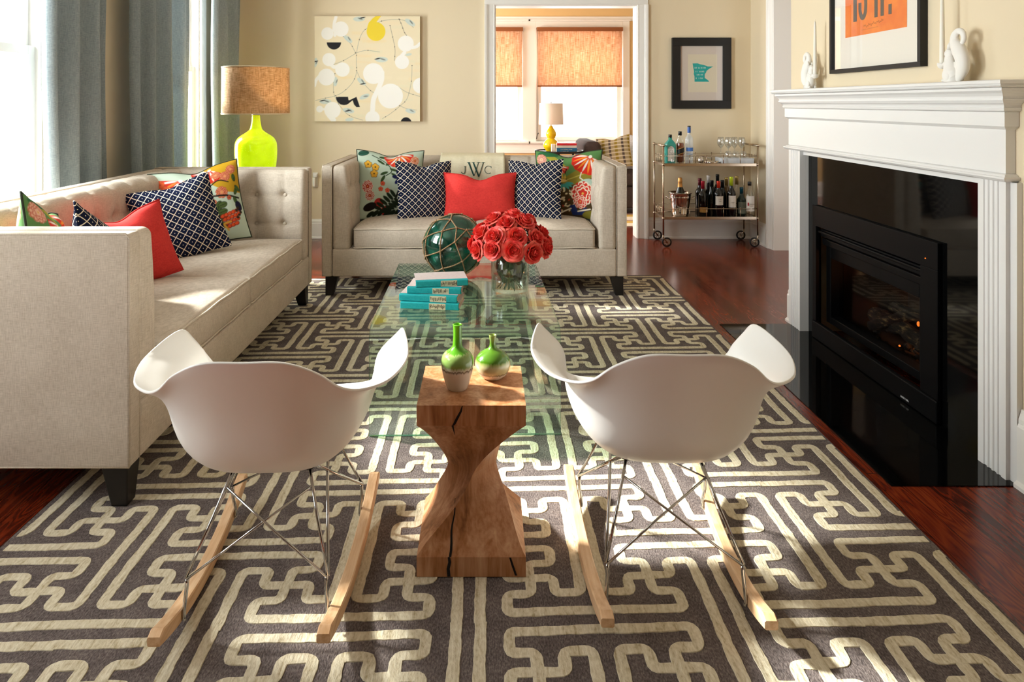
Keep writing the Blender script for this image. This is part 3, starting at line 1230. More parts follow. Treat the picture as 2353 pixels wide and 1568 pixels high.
# ------------------------------------------------------------------ cylinder vase with water and roses
vc = Vector((0.111, 3.108, TZ + 0.0005))
vase = thing('glass_vase', 'clear glass cylinder vase half filled with water on the glass coffee table', 'vase', vc)
vr, vh = 0.086, 0.185
mv = thin_glass('vase_glass', (0.88, 0.91, 0.89), 0.12)
b = MB()
b.lathe([(vr - 0.004, 0), (vr, 0.004), (vr, vh), (vr - 0.002, vh + 0.002), (vr - 0.005, vh), (vr - 0.005, 0.024), (vr - 0.012, 0.018), (0.0005, 0.018)], 64, caps=False)
b.lathe([(0.0005, 0.0), (vr - 0.004, 0.0)], 64, caps=False)
b.build('vase_wall', mv, vase)
mw = thin_glass('water', (0.90, 0.92, 0.88), 0.05)
MB().lathe([(0.0005, 0.020), (vr - 0.0065, 0.020), (vr - 0.0065, 0.085), (0.0005, 0.085)], 48, caps=False).build('water', mw, vase)

petal = mat('coral_rose_petal', '#f24a48', 0.45)
bsdf(petal).inputs['Subsurface Weight'].default_value = 0.12
bsdf(petal).inputs['Subsurface Radius'].default_value = (0.02, 0.006, 0.004)
nz = noise(petal, tcoord(petal), 30, 2)
base(petal, ramp(petal, nz, [(0.35, '#ef3c3c'), (0.65, '#ff7868')]))
stem_m = mat('rose_stem_green', '#2c3d16', 0.5)
leaf_m = mat('rose_leaf_green', '#2f4a1c', 0.45)
nz = noise(leaf_m, tcoord(leaf_m), 40, 2)
base(leaf_m, ramp(leaf_m, nz, [(0.35, '#1c300f'), (0.7, '#55702c')]))


def rose_bloom(seed):
    rr = random.Random(seed)
    b = MB()

    def pet(ang, r0, z0, r1, z1, curl, half, hh):
        vs, fs = [], []
        nu, nv = 8, 7
        for j in range(nv + 1):
            t = j / nv
            rad = r0 + (r1 - r0) * (1 - (1 - t) ** 1.8)
            z = z0 + (z1 - z0) * t
            if t > 0.72:
                k = (t - 0.72) / 0.28
                rad += curl * k * k
                z -= curl * 0.75 * k * k
            for i in range(nu + 1):
                s = i / nu * 2 - 1
                w = half * (0.55 + 0.45 * math.sin(min(1, t * 1.25) * PI / 2))
                a = ang + s * w
                zz = z - hh * abs(s) ** 2.4 * t - 0.0015 * math.sin(s * 5 + ang) * t
                rd = rad * (1 - 0.10 * abs(s) ** 3 * (1 - t)) + 0.0012 * math.sin(4 * s + 3 * t)
                vs.append((rd * math.cos(a), rd * math.sin(a), zz))
        for j in range(nv):
            for i in range(nu):
                a = j * (nu + 1) + i
                fs.append((a, a + 1, a + nu + 2, a + nu + 1))
        b.add(vs, fs, 0, True)
    a = 0
    b.sphere((0, 0, 0.026), 0.012, 10, 8, s=(1, 1, 1.2))
    for k in range(4):
        pet(a, 0.001, 0.020, 0.0030 + 0.0010 * k, 0.044, 0.0003, 1.5, 0.000)
        a += 2.2
    for k in range(6):
        pet(a, 0.004, 0.012, 0.0080 + 0.0010 * k, 0.0445 + rr.uniform(-.001, .001), 0.0012, 1.2, 0.003)
        a += 2.4
    for k in range(7):
        pet(a, 0.006, 0.004, 0.0145 + 0.0011 * k, 0.043 - 0.0005 * k + rr.uniform(-.001, .001), 0.0035, 0.95, 0.006)
        a += 2.4
    for k in range(5):
        pet(a, 0.008, -0.001, 0.0245 + rr.uniform(0, .002), 0.037 + rr.uniform(-.002, .002), 0.0075, 0.90, 0.009)
        a += 1.26 + rr.uniform(-.1, .1)
    for k in range(5):
        pet(a + 0.6, 0.008, -0.004, 0.0275 + rr.uniform(0, .003), 0.029 + rr.uniform(-.003, .003), 0.0115, 0.80, 0.010)
        a += 1.26 + rr.uniform(-.12, .12)
    return b


blooms = [rose_bloom(s) for s in range(3)]
bloom_mesh = []
for bl in blooms:
    o = bl.build('bloom', petal, flip_fix=False)
    bloom_mesh.append(o.data)
    bpy.data.objects.remove(o)
sep = MB()
for k in range(5):
    a = 2 * PI * k / 5
    pts = [(0.004 * math.cos(a), 0.004 * math.sin(a), -0.004), (0.014 * math.cos(a), 0.014 * math.sin(a), -0.004), (0.028 * math.cos(a), 0.028 * math.sin(a), -0.012)]
    sep.tube(pts, [0.004, 0.003, 0.0006], 5, flat=1.0)
sep.sphere((0, 0, -0.005), 0.008, 10, 6)


def leaf_mesh(b, P, d, up, L, w):
    d, up = Vector(d).normalized(), Vector(up).normalized()
    s = d.cross(up).normalized()
    vs, fs = [], []
    for j in range(8):
        t = j / 7
        ww = w * math.sin(PI * min(1, t * 0.97 + 0.02)) ** 0.75
        c = Vector(P) + d * L * t - up * (0.25 * L * t * t)
        for i, q in enumerate((-1, -0.5, 0, 0.5, 1)):
            vs.append(c + s * ww * q + up * 0.12 * w * abs(q))
    for j in range(7):
        for i in range(4):
            a = j * 5 + i
            fs.append((a, a + 1, a + 6, a + 5))
    b.add(vs, fs, 0, True)


# dome of blooms: (x right, y away, z above vase foot)
rr = random.Random(12)
spots = []
where = []
dome_c = Vector((0.0, 0.0, 0.205))
for (ring, cnt, off) in ((6, 1, 0.0), (32, 6, 0.3), (58, 9, 0.0), (84, 11, 0.2)):
    for k in range(cnt):
        az = 2 * PI * k / cnt + off
        el = R(ring + rr.uniform(-4, 4))
        d = Vector((math.sin(el) * math.cos(az), math.sin(el) * math.sin(az), math.cos(el)))
        where.append((ring, k, d.x, d.y))
        spots.append((dome_c + Vector((d.x * 0.142, d.y * 0.125, d.z * 0.112 + (0.012 if ring < 40 else 0))), d))
words = {0: 'front', 1: 'right', 2: 'back', 3: 'left'}
for i, (p, d) in enumerate(spots):
    rg0, k0, dx0, dy0 = where[i]
    if rg0 == 6:
        lab = 'open coral rose at the very top of the bunch in the clear vase'
    else:
        front = dy0 < 0
        mates = sorted([q for q in where if q[0] == rg0 and (q[3] < 0) == front], key=lambda q: q[2])
        pos = [q[1] for q in mates].index(k0)
        lab = 'open coral rose, %s from left %s of the %s ring of the bunch' % (
            ['first', 'second', 'third', 'fourth', 'fifth', 'sixth', 'seventh'][pos], 'at the front' if front else 'at the back',
            {32: 'upper', 58: 'middle', 84: 'lowest'}[rg0])
    t = thing('rose', lab, 'rose', vc, (0, 0, 0), 'coral roses in the glass vase')
    o = bpy.data.objects.new('bloom', bloom_mesh[i % 3])
    COL.objects.link(o)
    o.parent = t
    o.location = p
    q = d.to_track_quat('Z', 'Y')
    o.rotation_euler = (q @ Euler((0, 0, rr.uniform(0, 6))).to_quaternion()).to_euler()
    s_ = rr.uniform(1.14, 1.32)
    o.scale = (s_, s_, s_)
    base_p = Vector((-d.x * rr.uniform(0.01, 0.062) , -d.y * rr.uniform(0.01, 0.062), 0.026))
    neck = Vector((d.x * 0.055, d.y * 0.055, 0.165)) if d.z < 0.9 else Vector((d.x * 0.02, d.y * 0.02, 0.165))
    pts = catmull([base_p, base_p.lerp(neck, 0.55), neck, p - d * 0.004], 5)
    st = MB().tube(pts, 0.0023, 6)
    st.add(sep.v, sep.f, 0)
    n0 = len(st.v) - len(sep.v)
    Mq = Matrix.Translation(p) @ q.to_matrix().to_4x4()
    st.xform(Mq, n0)
    st.build('stem', stem_m, t)
    if True:
        for k in range(3 if i % 3 else 1):
            lf = MB()
            a = rr.uniform(0, 2 * PI)
            if i % 3 != 0:
                P_ = base_p.lerp(neck, rr.uniform(0.45, 0.9))
                a = rr.uniform(0, 2 * PI)
                q_ = rr.uniform(0.035, 0.060)
                P_ = Vector((math.cos(a) * q_, math.sin(a) * q_, rr.uniform(0.12, 0.182)))
                sg = rr.choice((-1, 1))
                leaf_mesh(lf, P_, (-math.sin(a) * 0.4 * sg, math.cos(a) * 0.4 * sg, -1), (math.cos(a), math.sin(a), 0.0), rr.uniform(0.055, 0.085), 0.026)
            else:
                P_ = neck * 1.0
                P_.z = 0.172
                az = math.atan2(d.y, d.x) + rr.uniform(-.8, .8)
                leaf_mesh(lf, P_ + Vector((0, 0, 0.018)), (math.cos(az), math.sin(az), 0.12), (0, 0, 1), rr.uniform(0.06, 0.08), 0.02)
            lf.build('leaf', leaf_m, t)

# ------------------------------------------------------------------ sofas
M['sofa'] = linen('oatmeal_linen_upholstery', '#d2c5b5', '#b3a594', 1.0)
M['sofa_welt'] = linen('oatmeal_linen_piping', '#d8ccbb', '#bfb19e', 1.0)


def rect_loop(x0, x1, y0, y1, z, r=0.012, n=4):
    pts = []
    for (cx, cy, a0) in ((x1 - r, y1 - r, 0), (x0 + r, y1 - r, 90), (x0 + r, y0 + r, 180), (x1 - r, y0 + r, 270)):
        for k in range(n + 1):
            a = R(a0 + 90 * k / n)
            pts.append((cx + r * math.cos(a), cy + r * math.sin(a), z))
    # add mid points so the loop can follow a crown
    out = []
    for a, c in zip(pts, pts[1:] + pts[:1]):
        out.append(a)
        d = math.dist(a, c)
        if d > 0.1:
            m_ = int(d / 0.06)
            out += [tuple(a[i] + (c[i] - a[i]) * k / m_ for i in range(3)) for k in range(1, m_)]
    return out


def sofa(name, label, Wd, Dp, loc, rotz, ncush, group=None, arm_h=0.872):
    root = thing(name, label, 'sofa', loc, (0, 0, rotz), group)
    hw, hd = Wd / 2, Dp / 2
    fab, wel = M['sofa'], M['sofa_welt']
    zb = 0.13
    MB().soft(-hw + 0.066, hw - 0.066, -hd, hd - 0.02, zb, 0.312, 0.012, (24, 4, 2), 2).build('base', fab, root)
    cs = 0.176                                  # tuft spacing

    def tuft(u, v, us, vs_):
        """depth of the dents at u (along), v (height)"""
        d = 0.0
        for bu in us:
            for bv in vs_:
                q = math.hypot(u - bu, v - bv)
                d += 0.026 * math.exp(-(q / 0.020) ** 2) + 0.013 * math.exp(-(q / 0.055) ** 2)
        du = min(abs(u - bu) for bu in us)
        dv = min(abs(v - bv) for bv in vs_)
        d += 0.010 * math.exp(-du / 0.012) + 0.006 * math.exp(-dv / 0.009)
        return d
    rows = [0.535, 0.535 + cs]
    # back: straight outer board plus a thick tufted inner pad with a soft top roll
    bk = MB().soft(-hw + 0.066, hw - 0.066, hd - 0.065, hd, zb, arm_h - 0.004, 0.014, (12, 1, 6), 2)
    back = bk.build('back', fab, root)
    iw = hw - 0.155
    ncol = int(round(2 * iw / cs))
    us = [-iw + 2 * iw * (k + 0.5) / ncol for k in range(ncol)]

    def fback(p):
        x, y, z = p
        if y < hd - 0.14:
            y -= 0.020 * math.sin(PI * min(1, max(0, (z - 0.40) / (arm_h - 0.40)))) + 0.05 * (arm_h - z) * 0.35
            y += tuft(x, z, us, rows)
        if z > arm_h - 0.02 and y < hd - 0.05:
            z -= 0.011 * sum(math.exp(-abs(x - q) / 0.012) for q in us)
        return (x, y, z)
    MB().soft(-hw + 0.07, hw - 0.07, hd - 0.235, hd - 0.067, 0.34, arm_h, 0.055, (150, 2, 36), 5, fback).build('back_pad', fab, root)
    for bx_ in us:
        for bz in rows:
            yy_ = hd - 0.235 - 0.020 * math.sin(PI * (bz - 0.40) / (arm_h - 0.40)) - 0.0175 * (arm_h - bz) + 0.040
            MB().sphere((bx_, yy_, bz), 0.011, 10, 6, s=(1, 0.55, 1)).build('button', wel, root)
    for s in (-1, 1):
        b = MB().soft(*sorted((s * hw, s * (hw - 0.064))), -hd, hd, zb, arm_h, 0.010, (1, 6, 6), 2)
        arm = b.build('arm', fab, root)
        xo = s * (hw - 0.002)
        xi = s * (hw - 0.063)
        b = MB()
        for xx in (xo, xi):
            pts = [(xx, -hd + 0.003, zb + 0.004), (xx, -hd + 0.002, arm_h - 0.016), (xx, -hd + 0.014, arm_h - 0.001), (xx, hd - 0.01, arm_h - 0.001)]
            b.tube(pts, 0.0034, 6)
        b.tube([(xo, -hd + 0.003, zb + 0.003), (xo, hd - 0.01, zb + 0.003)], 0.0034, 6)
        b.build('piping', wel, arm)
        va = [-hd + 0.13 + cs * k for k in range(int((Dp - 0.42) / cs) + 1)]
        xin = hw - 0.158

        def farm(p, s=s, va=va):
            x, y, z = p
            ax = abs(x)
            if ax < hw - 0.10:
                t = min(1, max(0, (arm_h - z) / (arm_h - 0.30)))
                ax -= 0.014 * math.sin(PI * min(1, t * 1.1)) + 0.026 * t
                ax += tuft(y, z, va, rows) * min(1, max(0, (y + hd) / 0.06))
            return (math.copysign(ax, x), y, z)
        x0, x1 = sorted((s * (hw - 0.066), s * xin))
        MB().soft(x0, x1, -hd + 0.001, hd - 0.15, 0.30, arm_h, 0.030, (2, 60, 40), 4, farm).build('arm_pad', fab, root)
        for q in va:
            for bz in rows:
                t = (arm_h - bz) / (arm_h - 0.30)
                xx = xin - 0.014 * math.sin(PI * min(1, t * 1.1)) - 0.026 * t + 0.036
                MB().sphere((s * xx, q, bz), 0.011, 10, 6, s=(0.55, 1, 1)).build('button', wel, root)
    # seat cushions
    sx = hw - 0.205
    cw = 2 * sx / ncush
    for k in range(ncush):
        x0 = -sx + k * cw + 0.002
        x1 = x0 + cw - 0.004
        y0, y1 = -hd + 0.004, hd - 0.27

        def fcu(p, x0=x0, x1=x1, y0=y0, y1=y1):
            x, y, z = p
            a = max(0.0, 1 - abs((x - (x0 + x1) / 2) / ((x1 - x0) / 2)) ** 2.4)
            c_ = max(0.0, 1 - abs((y - (y0 + y1) / 2) / ((y1 - y0) / 2)) ** 2.4)
            if z > 0.40:
                z += 0.034 * (a ** 0.7) * (c_ ** 0.7)
            if y < y0 + 0.03:
                y -= 0.010 * a * math.sin(PI * min(1, max(0, (z - 0.31) / 0.14)))
            return (x, y, z)
        cu = MB().soft(x0, x1, y0, y1, 0.314, 0.448, 0.022, (26, 18, 4), 3, fcu).build('seat_cushion', fab, root)
        b = MB()
        for zz in (0.441, 0.321):
            lp_ = rect_loop(x0 + 0.002, x1 - 0.002, y0 + 0.002, y1 - 0.002, zz, 0.02)
            lp_ = [(x, y + (-0.002), z + 0.0022 * math.sin(x * 23 + y * 17) + (0.002 if zz > 0.4 else 0)) for x, y, z in lp_]
            b.tube(lp_, 0.0046, 6, closed=True)
        b.build('piping', wel, cu)
    for sx_ in (-1, 1):
        for sy_ in (-1, 1):
            x, y = sx_ * (hw - 0.018), sy_ * (hd - 0.018)
            rg_ = []
            for z, w in ((0.0, 0.052), (0.129, 0.085)):
                xs = (x, x - sx_ * w)
                ys_ = (y, y - sy_ * w)
                rg_.append([(xs[0], ys_[0], z), (xs[1], ys_[0], z), (xs[1], ys_[1], z), (xs[0], ys_[1], z)])
            MB().rings(rg_).build('leg', M['espresso'], root, bevel=0.004)
    return root


RUGZ = 0.0118
sofa('sofa', 'oatmeal linen tuxedo loveseat with two seat cushions facing the camera in front of the doorway', 2.022, 0.985, (-0.0755, 5.022, RUGZ - 0.002), 0, 2, arm_h=0.868)
sofa('sofa', 'long oatmeal linen tuxedo sofa along the left wall under the curtained windows', 2.247, 0.99, (-1.615, 3.2725, RUGZ - 0.002), R(90), 2, arm_h=0.870)

# ------------------------------------------------------------------ throw pillows
red_l = linen('coral_red_linen', '#d8403a', '#b92c2a', 1.2)
navy = mat('navy_lattice_cloth', '#171b33', 0.9)
bsdf(navy).inputs['Specular IOR Level'].default_value = 0.1
t_ = nd(navy, 'ShaderNodeTexCoord')
sp = nd(navy, 'ShaderNodeSeparateXYZ')
lk(navy, t_.outputs['Object'], sp.inputs[0])
C_ = 0.046
dotz = nd(navy, 'ShaderNodeTexNoise')
dotz.inputs['Scale'].default_value = 240
a_ = math_n(navy, 'DIVIDE', math_n(navy, 'ADD', sp.outputs[0], sp.outputs[2]), C_)
c_ = math_n(navy, 'DIVIDE', math_n(navy, 'SUBTRACT', sp.outputs[0], sp.outputs[2]), C_)
fa = math_n(navy, 'ABSOLUTE', math_n(navy, 'SUBTRACT', math_n(navy, 'FRACT', a_), 0.5))
fc_ = math_n(navy, 'ABSOLUTE', math_n(navy, 'SUBTRACT', math_n(navy, 'FRACT', c_), 0.5))
mx_ = math_n(navy, 'MAXIMUM', fa, fc_)
wob = math_n(navy, 'MULTIPLY', math_n(navy, 'SINE', math_n(navy, 'MULTIPLY', math_n(navy, 'ADD', sp.outputs[0], math_n(navy, 'MULTIPLY', sp.outputs[2], 3.1)), 900.0)), 0.015)
line_ = math_n(navy, 'GREATER_THAN', math_n(navy, 'ADD', mx_, wob), 0.450)
dot_ = math_n(navy, 'LESS_THAN', math_n(navy, 'ADD', math_n(navy, 'POWER', fa, 2.0), math_n(navy, 'POWER', fc_, 2.0)), 0.0045)
base(navy, mixc(navy, math_n(navy, 'MAXIMUM', line_, dot_), '#131a33', '#efe3cd'))


def pillow_grid(Wp, Hp, Tp, N, chop=0.0, seed=0):
    """front and back shells sharing the seam"""
    rr = random.Random(seed)
    k1, k2, k3 = rr.uniform(0, 6), rr.uniform(0, 6), rr.uniform(0, 6)

    def P(u, v, side):
        eu, ev = 1 - abs(u) ** 2.6, 1 - abs(v) ** 2.6
        h = Tp / 2 * (max(0, eu) ** 0.62) * (max(0, ev) ** 0.62)
        pin = 0.075
        x = Wp / 2 * u * (1 - pin * (1 - v * v) * abs(u))
        z = Hp / 2 * v * (1 - pin * (1 - u * u) * abs(v))
        wr = 0.004 * math.sin(5 * u + k1 + 3 * v) * math.sin(4 * v + k2) + 0.003 * math.sin(9 * v + 4 * u + k3)
        h *= 1 + wr * 10
        if chop > 0:
            d = math.exp(-(u / 0.34) ** 2) * max(0, (v + 0.2)) / 1.2
            z -= chop * d * (0.5 + 0.5 * v)
            h += 0.25 * chop * d * (1 - max(0, v)) * (1 - v * v if v > 0 else 1)
        return (x, -side * h, z)
    return P


def pillow(label, Wp, Hp, Tp, mtl, loc, yaw, lean, roll, pipe_m, paint=None, chop=0.0, seed=0, group=None, N=44, name='throw_pillow'):
    P = pillow_grid(Wp, Hp, Tp, N, chop, seed)
    n = N + 1
    vs, fs, uv = [], [], []
    for side in (1, -1):
        o = len(vs)
        for j in range(n):
            for i in range(n):
                u, v = i / N * 2 - 1, j / N * 2 - 1
                u = math.sin(u * PI / 2 * 0.999) * 0.35 + u * 0.65
                v = math.sin(v * PI / 2 * 0.999) * 0.35 + v * 0.65
                vs.append(P(u, v, side))
                uv.append(((u + 1) / 2, (v + 1) / 2))
        for j in range(N):
            for i in range(N):
                a = o + j * n + i
                f = (a, a + 1, a + n + 1, a + n)
                fs.append(f if side == 1 else tuple(reversed(f)))
    rot = Euler((0, 0, R(yaw))).to_matrix() @ Euler((R(-lean), 0, 0)).to_matrix() @ Euler((0, R(roll), 0)).to_matrix()
    mb = MB()
    mb.add(vs, fs, 0, True)
    o = mb.build(name, mtl, None, loc, rot.to_euler(), flip_fix=False)
    if paint is not None:
        uvn = np.array(uv)
        pt = Paint(uvn[:, 0], uvn[:, 1], '#bccbb8')
        pt.px = 1.0 / N
        paint(pt)
        set_colors(o.data, pt.c)
    tag(o, label, 'pillow', group)
    loop = []
    seam = [(u, -1) for u in np.linspace(-1, 1, 25)[:-1]] + [(1, v) for v in np.linspace(-1, 1, 25)[:-1]] + \
           [(u, 1) for u in np.linspace(1, -1, 25)[:-1]] + [(-1, v) for v in np.linspace(1, -1, 25)[:-1]]
    for (u, v) in seam:
        x, y, z = P(u, v, 1)
        loop.append((x, 0, z))
    MB().tube(loop, 0.0045, 6, closed=True).build('piping', pipe_m, o)
    return o


def paint_left(p):                     # pale green ground, yellow blossoms, navy bird, dark leaves
    rng = random.Random(1)
    p.poly([(0.62, 0.10), (0.95, 0.06), (0.98, 0.52), (0.74, 0.56), (0.66, 0.40)], '#c9a51e')
    p.curve([(0.22, 0.93), (0.42, 0.84), (0.50, 0.70), (0.42, 0.62)], 0.007, '#26371c')
    for (x, y, a) in ((0.33, 0.92, 0.2), (0.30, 0.86, -0.5), (0.42, 0.80, 0.6), (0.48, 0.74, -0.4), (0.44, 0.68, 3.6), (0.40, 0.62, 4.2), (0.50, 0.66, -0.7)):
        p.leaf(x, y, 0.11, 0.03, a, '#3f5a2c')
    p.leaf(0.02, 0.93, 0.16, 0.07, 0.3, '#2b5a4a')
    for (x, y) in ((0.15, 0.78), (0.26, 0.74), (0.24, 0.64)):
        p.blossom(x, y, 0.058, '#e5ab36')
    p.umbrella(0.62, 0.98, 0.22, PI * 1.02, PI * 1.95)
    p.peony(0.86, 0.84, 0.07, '#c9603c', '#f0c9a8', rng)
    p.peony(0.14, 0.46, 0.085, '#b8322c', '#f0d3c4', rng)
    p.peony(0.18, 0.33, 0.07, '#a62c28', '#ead0c0', rng)
    for (x, y) in ((0.37, 0.50), (0.34, 0.42), (0.44, 0.40)):
        p.blossom(x, y, 0.035, '#d85a3c', '#8a3420')
    p.curve([(0.56, 0.28), (0.62, 0.44), (0.70, 0.62)], 0.014, '#1d1a18')
    p.ell(0.66, 0.62, 0.085, 0.045, 0.3, '#171d4a')
    p.ell(0.56, 0.60, 0.055, 0.03, -0.2, '#171d4a')
    p.ell(0.58, 0.53, 0.045, 0.028, 0.9, '#1c235a')
    p.ell(0.76, 0.66, 0.05, 0.025, 1.2, '#14182e')
    p.poly([(0.66, 0.68), (0.70, 0.78), (0.74, 0.68)], '#14182e')
    p.disc(0.68, 0.62, 0.008, '#e8e2d0')
    p.disc(0.32, 0.22, 0.07, '#b4302a')
    p.disc(0.42, 0.10, 0.07, '#bf342c')
    for k in range(12):
        p.leaf(0.56 - 0.02 * k, 0.30 - 0.018 * k, 0.13, 0.04, (-0.7 if k % 2 else 2.2) + 0.05 * k, '#1f2c1a')
    p.ell(0.19, 0.17, 0.10, 0.06, 0.3, '#1f1612')
    for k in range(9):
        p.leaf(0.16 + 0.08 * k, 0.03, 0.11, 0.05, 0.6 + 0.2 * (k % 3), '#1e2a18')
    p.curve([(0.70, 0.36), (0.84, 0.40), (0.95, 0.38)], 0.010, '#2b1c14')
    p.peony(0.93, 0.30, 0.06, '#9c2d26', '#e8c8b8', rng)


def paint_right(p):                    # olive and green ground, orange parasol, teal ruff, red peony
    rng = random.Random(2)
    p.poly([(0, 0), (1, 0), (1, 0.66), (0.4, 0.72), (0, 0.60)], '#4c3a20')
    p.poly([(0.0, 0.62), (0.45, 0.60), (1, 0.62), (1, 1), (0, 1)], '#5d8a50')
    p.ell(0.72, 0.62, 0.30, 0.10, 0.35, '#8f8330')
    p.curve([(0.50, 0.56), (0.70, 0.62), (0.96, 0.72)], 0.008, '#c2b455')
    p.ell(0.30, 0.88, 0.22, 0.05, -0.5, '#a8a038')
    p.ell(0.20, 0.96, 0.16, 0.05, 0.1, '#2e6a40')
    p.peony(0.10, 0.86, 0.085, '#e6b9a0', '#c55a4a', rng)
    p.umbrella(0.36, 0.80, 0.17, PI * 0.95, PI * 1.98, '#cf3428', '#ee7a5c')
    p.umbrella(0.84, 0.90, 0.27, PI * 0.86, PI * 1.86, '#d83020', '#f2902c')
    p.line([(0.72, 0.66), (0.70, 0.58), (0.76, 0.54)], 0.007, '#f0ece0')
    p.curve([(0.50, 0.74), (0.48, 0.64), (0.50, 0.56)], 0.008, '#2c2014')
    for k in range(9):
        a = PI * (1.05 + 0.9 * k / 8)
        p.ell(0.42 + math.cos(a) * 0.13, 0.52 + math.sin(a) * 0.075, 0.055, 0.018, a, '#43a39a')
    for k in range(5):
        p.poly([(0.30 + 0.04 * k, 0.58), (0.32 + 0.04 * k, 0.66 + 0.02 * (k % 2)), (0.34 + 0.04 * k, 0.58)], '#d9b54a')
    p.ell(0.38, 0.55, 0.13, 0.03, 0.0, '#e0bd6c')
    p.ell(0.78, 0.50, 0.13, 0.06, 0.3, '#b7cdbd')
    for k in range(60):
        x, y = 0.28 + 0.36 * rng.random(), 0.10 + 0.34 * rng.random()
        p.ell(x, y, 0.018, 0.012, rng.random() * 3, '#e8d9b4' if k % 3 else '#b8442c')
    p.disc(0.20, 0.34, 0.05, '#1d2f6a')
    p.peony(0.74, 0.36, 0.17, '#cf3428', '#f3e2cc', rng)
    p.peony(0.70, 0.24, 0.10, '#d9433a', '#f3e2cc', rng)
    p.poly([(0.54, 0.18), (0.62, 0.20), (0.66, 0.10), (0.80, 0.17), (0.72, 0.05), (0.58, 0.04)], '#1e2f66')
    p.line([(0.42, 0.08), (0.56, 0.14)], 0.010, '#ece3cc')
    p.line([(0.66, 0.10), (0.84, 0.14)], 0.010, '#ece3cc')
    p.ell(0.86, 0.06, 0.14, 0.06, 0.1, '#7c7426')


def paint_far(p):                      # pale ground, big red parasol, yellow corner, pink peonies, orange flower
    rng = random.Random(3)
    p.poly([(0.60, 1.0), (0.66, 0.72), (0.80, 0.60), (1, 0.56), (1, 1)], '#c0951f')
    p.umbrella(0.33, 0.86, 0.24, PI * 0.95, PI * 2.05)
    p.umbrella(0.66, 0.95, 0.20, PI * 0.9, PI * 1.8, '#c2301e', '#a83018')
    for (x, y) in ((0.10, 0.84), (0.26, 0.62), (0.14, 0.76)):
        p.blossom(x, y, 0.05, '#ef6a3c', '#d8502c')
    p.curve([(0.02, 0.80), (0.08, 0.68), (0.16, 0.66)], 0.010, '#3a3a1c')
    p.curve([(0.02, 0.74), (0.06, 0.60), (0.12, 0.50)], 0.010, '#2e2418')
    for (x, y, r_) in ((0.72, 0.84, 0.055), (0.83, 0.80, 0.065), (0.91, 0.88, 0.06), (0.76, 0.60, 0.075), (0.62, 0.47, 0.07)):
        p.peony(x, y, r_, '#d98a64', '#a83c28', rng)
    p.curve([(0.52, 0.60), (0.66, 0.57), (0.82, 0.55), (0.96, 0.50)], 0.011, '#2b1f18')
    p.curve([(0.62, 0.70), (0.74, 0.76), (0.86, 0.72)], 0.008, '#2b1f18')
    for (x, y, a) in ((0.92, 0.55, 1.2), (0.90, 0.52, -1.3), (0.94, 0.66, -1.0), (0.55, 0.64, 0.9), (0.56, 0.60, -0.7), (0.94, 0.72, 1.7)):
        p.leaf(x, y, 0.09, 0.035, a, '#4e6b34')
    for k in range(7):
        p.leaf(0.60 + 0.015 * k, 0.16 + 0.045 * k, 0.17 - 0.01 * k, 0.07, 0.25 + 0.9 * (k % 2), '#4a5c2c')
    p.blossom(0.84, 0.52, 0.03, '#c25a3c')
    for k in range(4):
        for q in range(6 - k):
            p.ell(0.72 + 0.045 * q + 0.02 * k, 0.30 - 0.045 * k + 0.012 * q, 0.035, 0.025, 0.4, '#8a2416')
            p.ell(0.72 + 0.045 * q + 0.02 * k, 0.302 - 0.045 * k + 0.012 * q, 0.028, 0.018, 0.4, '#e2552a')
    p.curve([(0.76, 0.12), (0.72, 0.20), (0.80, 0.22)], 0.012, '#d8a23c')
    p.ell(0.94, 0.40, 0.04, 0.065, 0.2, '#1a1a34')
    for k in range(5):
        p.disc(0.90 + 0.025 * (k % 3), 0.26 + 0.03 * k, 0.018, '#332a1c')


fl = painted_mat('chinoiserie_print')
dkpipe = mat('dark_green_piping', '#27301f', 0.9)
redpipe = linen('coral_red_piping', '#c8342f', '#b02a28', 1.2)
nvpipe = navy
FG = 'floral print pillows'
NG = 'navy lattice pillows'
# loveseat: left to right
pillow('floral print pillow on the loveseat beside its left arm, pale green with yellow blossoms', 0.50, 0.52, 0.16, fl, (-0.700, 5.02, 0.692), 14, 15, 2, dkpipe, paint_left, 0.035, 11, FG, 170)
pillow('navy and cream lattice pillow on the loveseat, left of the red lumbar pillow', 0.42, 0.43, 0.14, navy, (-0.435, 4.88, 0.664), 24, 14, 2, nvpipe, None, 0.03, 12, NG)
pillow('coral red lumbar pillow in the middle of the loveseat', 0.52, 0.350, 0.15, red_l, (-0.040, 4.86, 0.622), 0, 14, 0, redpipe, None, 0.045, 13)
pillow('navy and cream lattice pillow on the loveseat, right of the red lumbar pillow', 0.42, 0.44, 0.14, navy, (0.348, 4.89, 0.668), -26, 14, -3, nvpipe, None, 0.02, 14, NG)
pillow('floral print pillow on the loveseat beside its right arm, with orange parasol and red peony', 0.50, 0.52, 0.16, fl, (0.605, 5.01, 0.692), -16, 15, -2, dkpipe, paint_right, 0.04, 15, FG, 170)
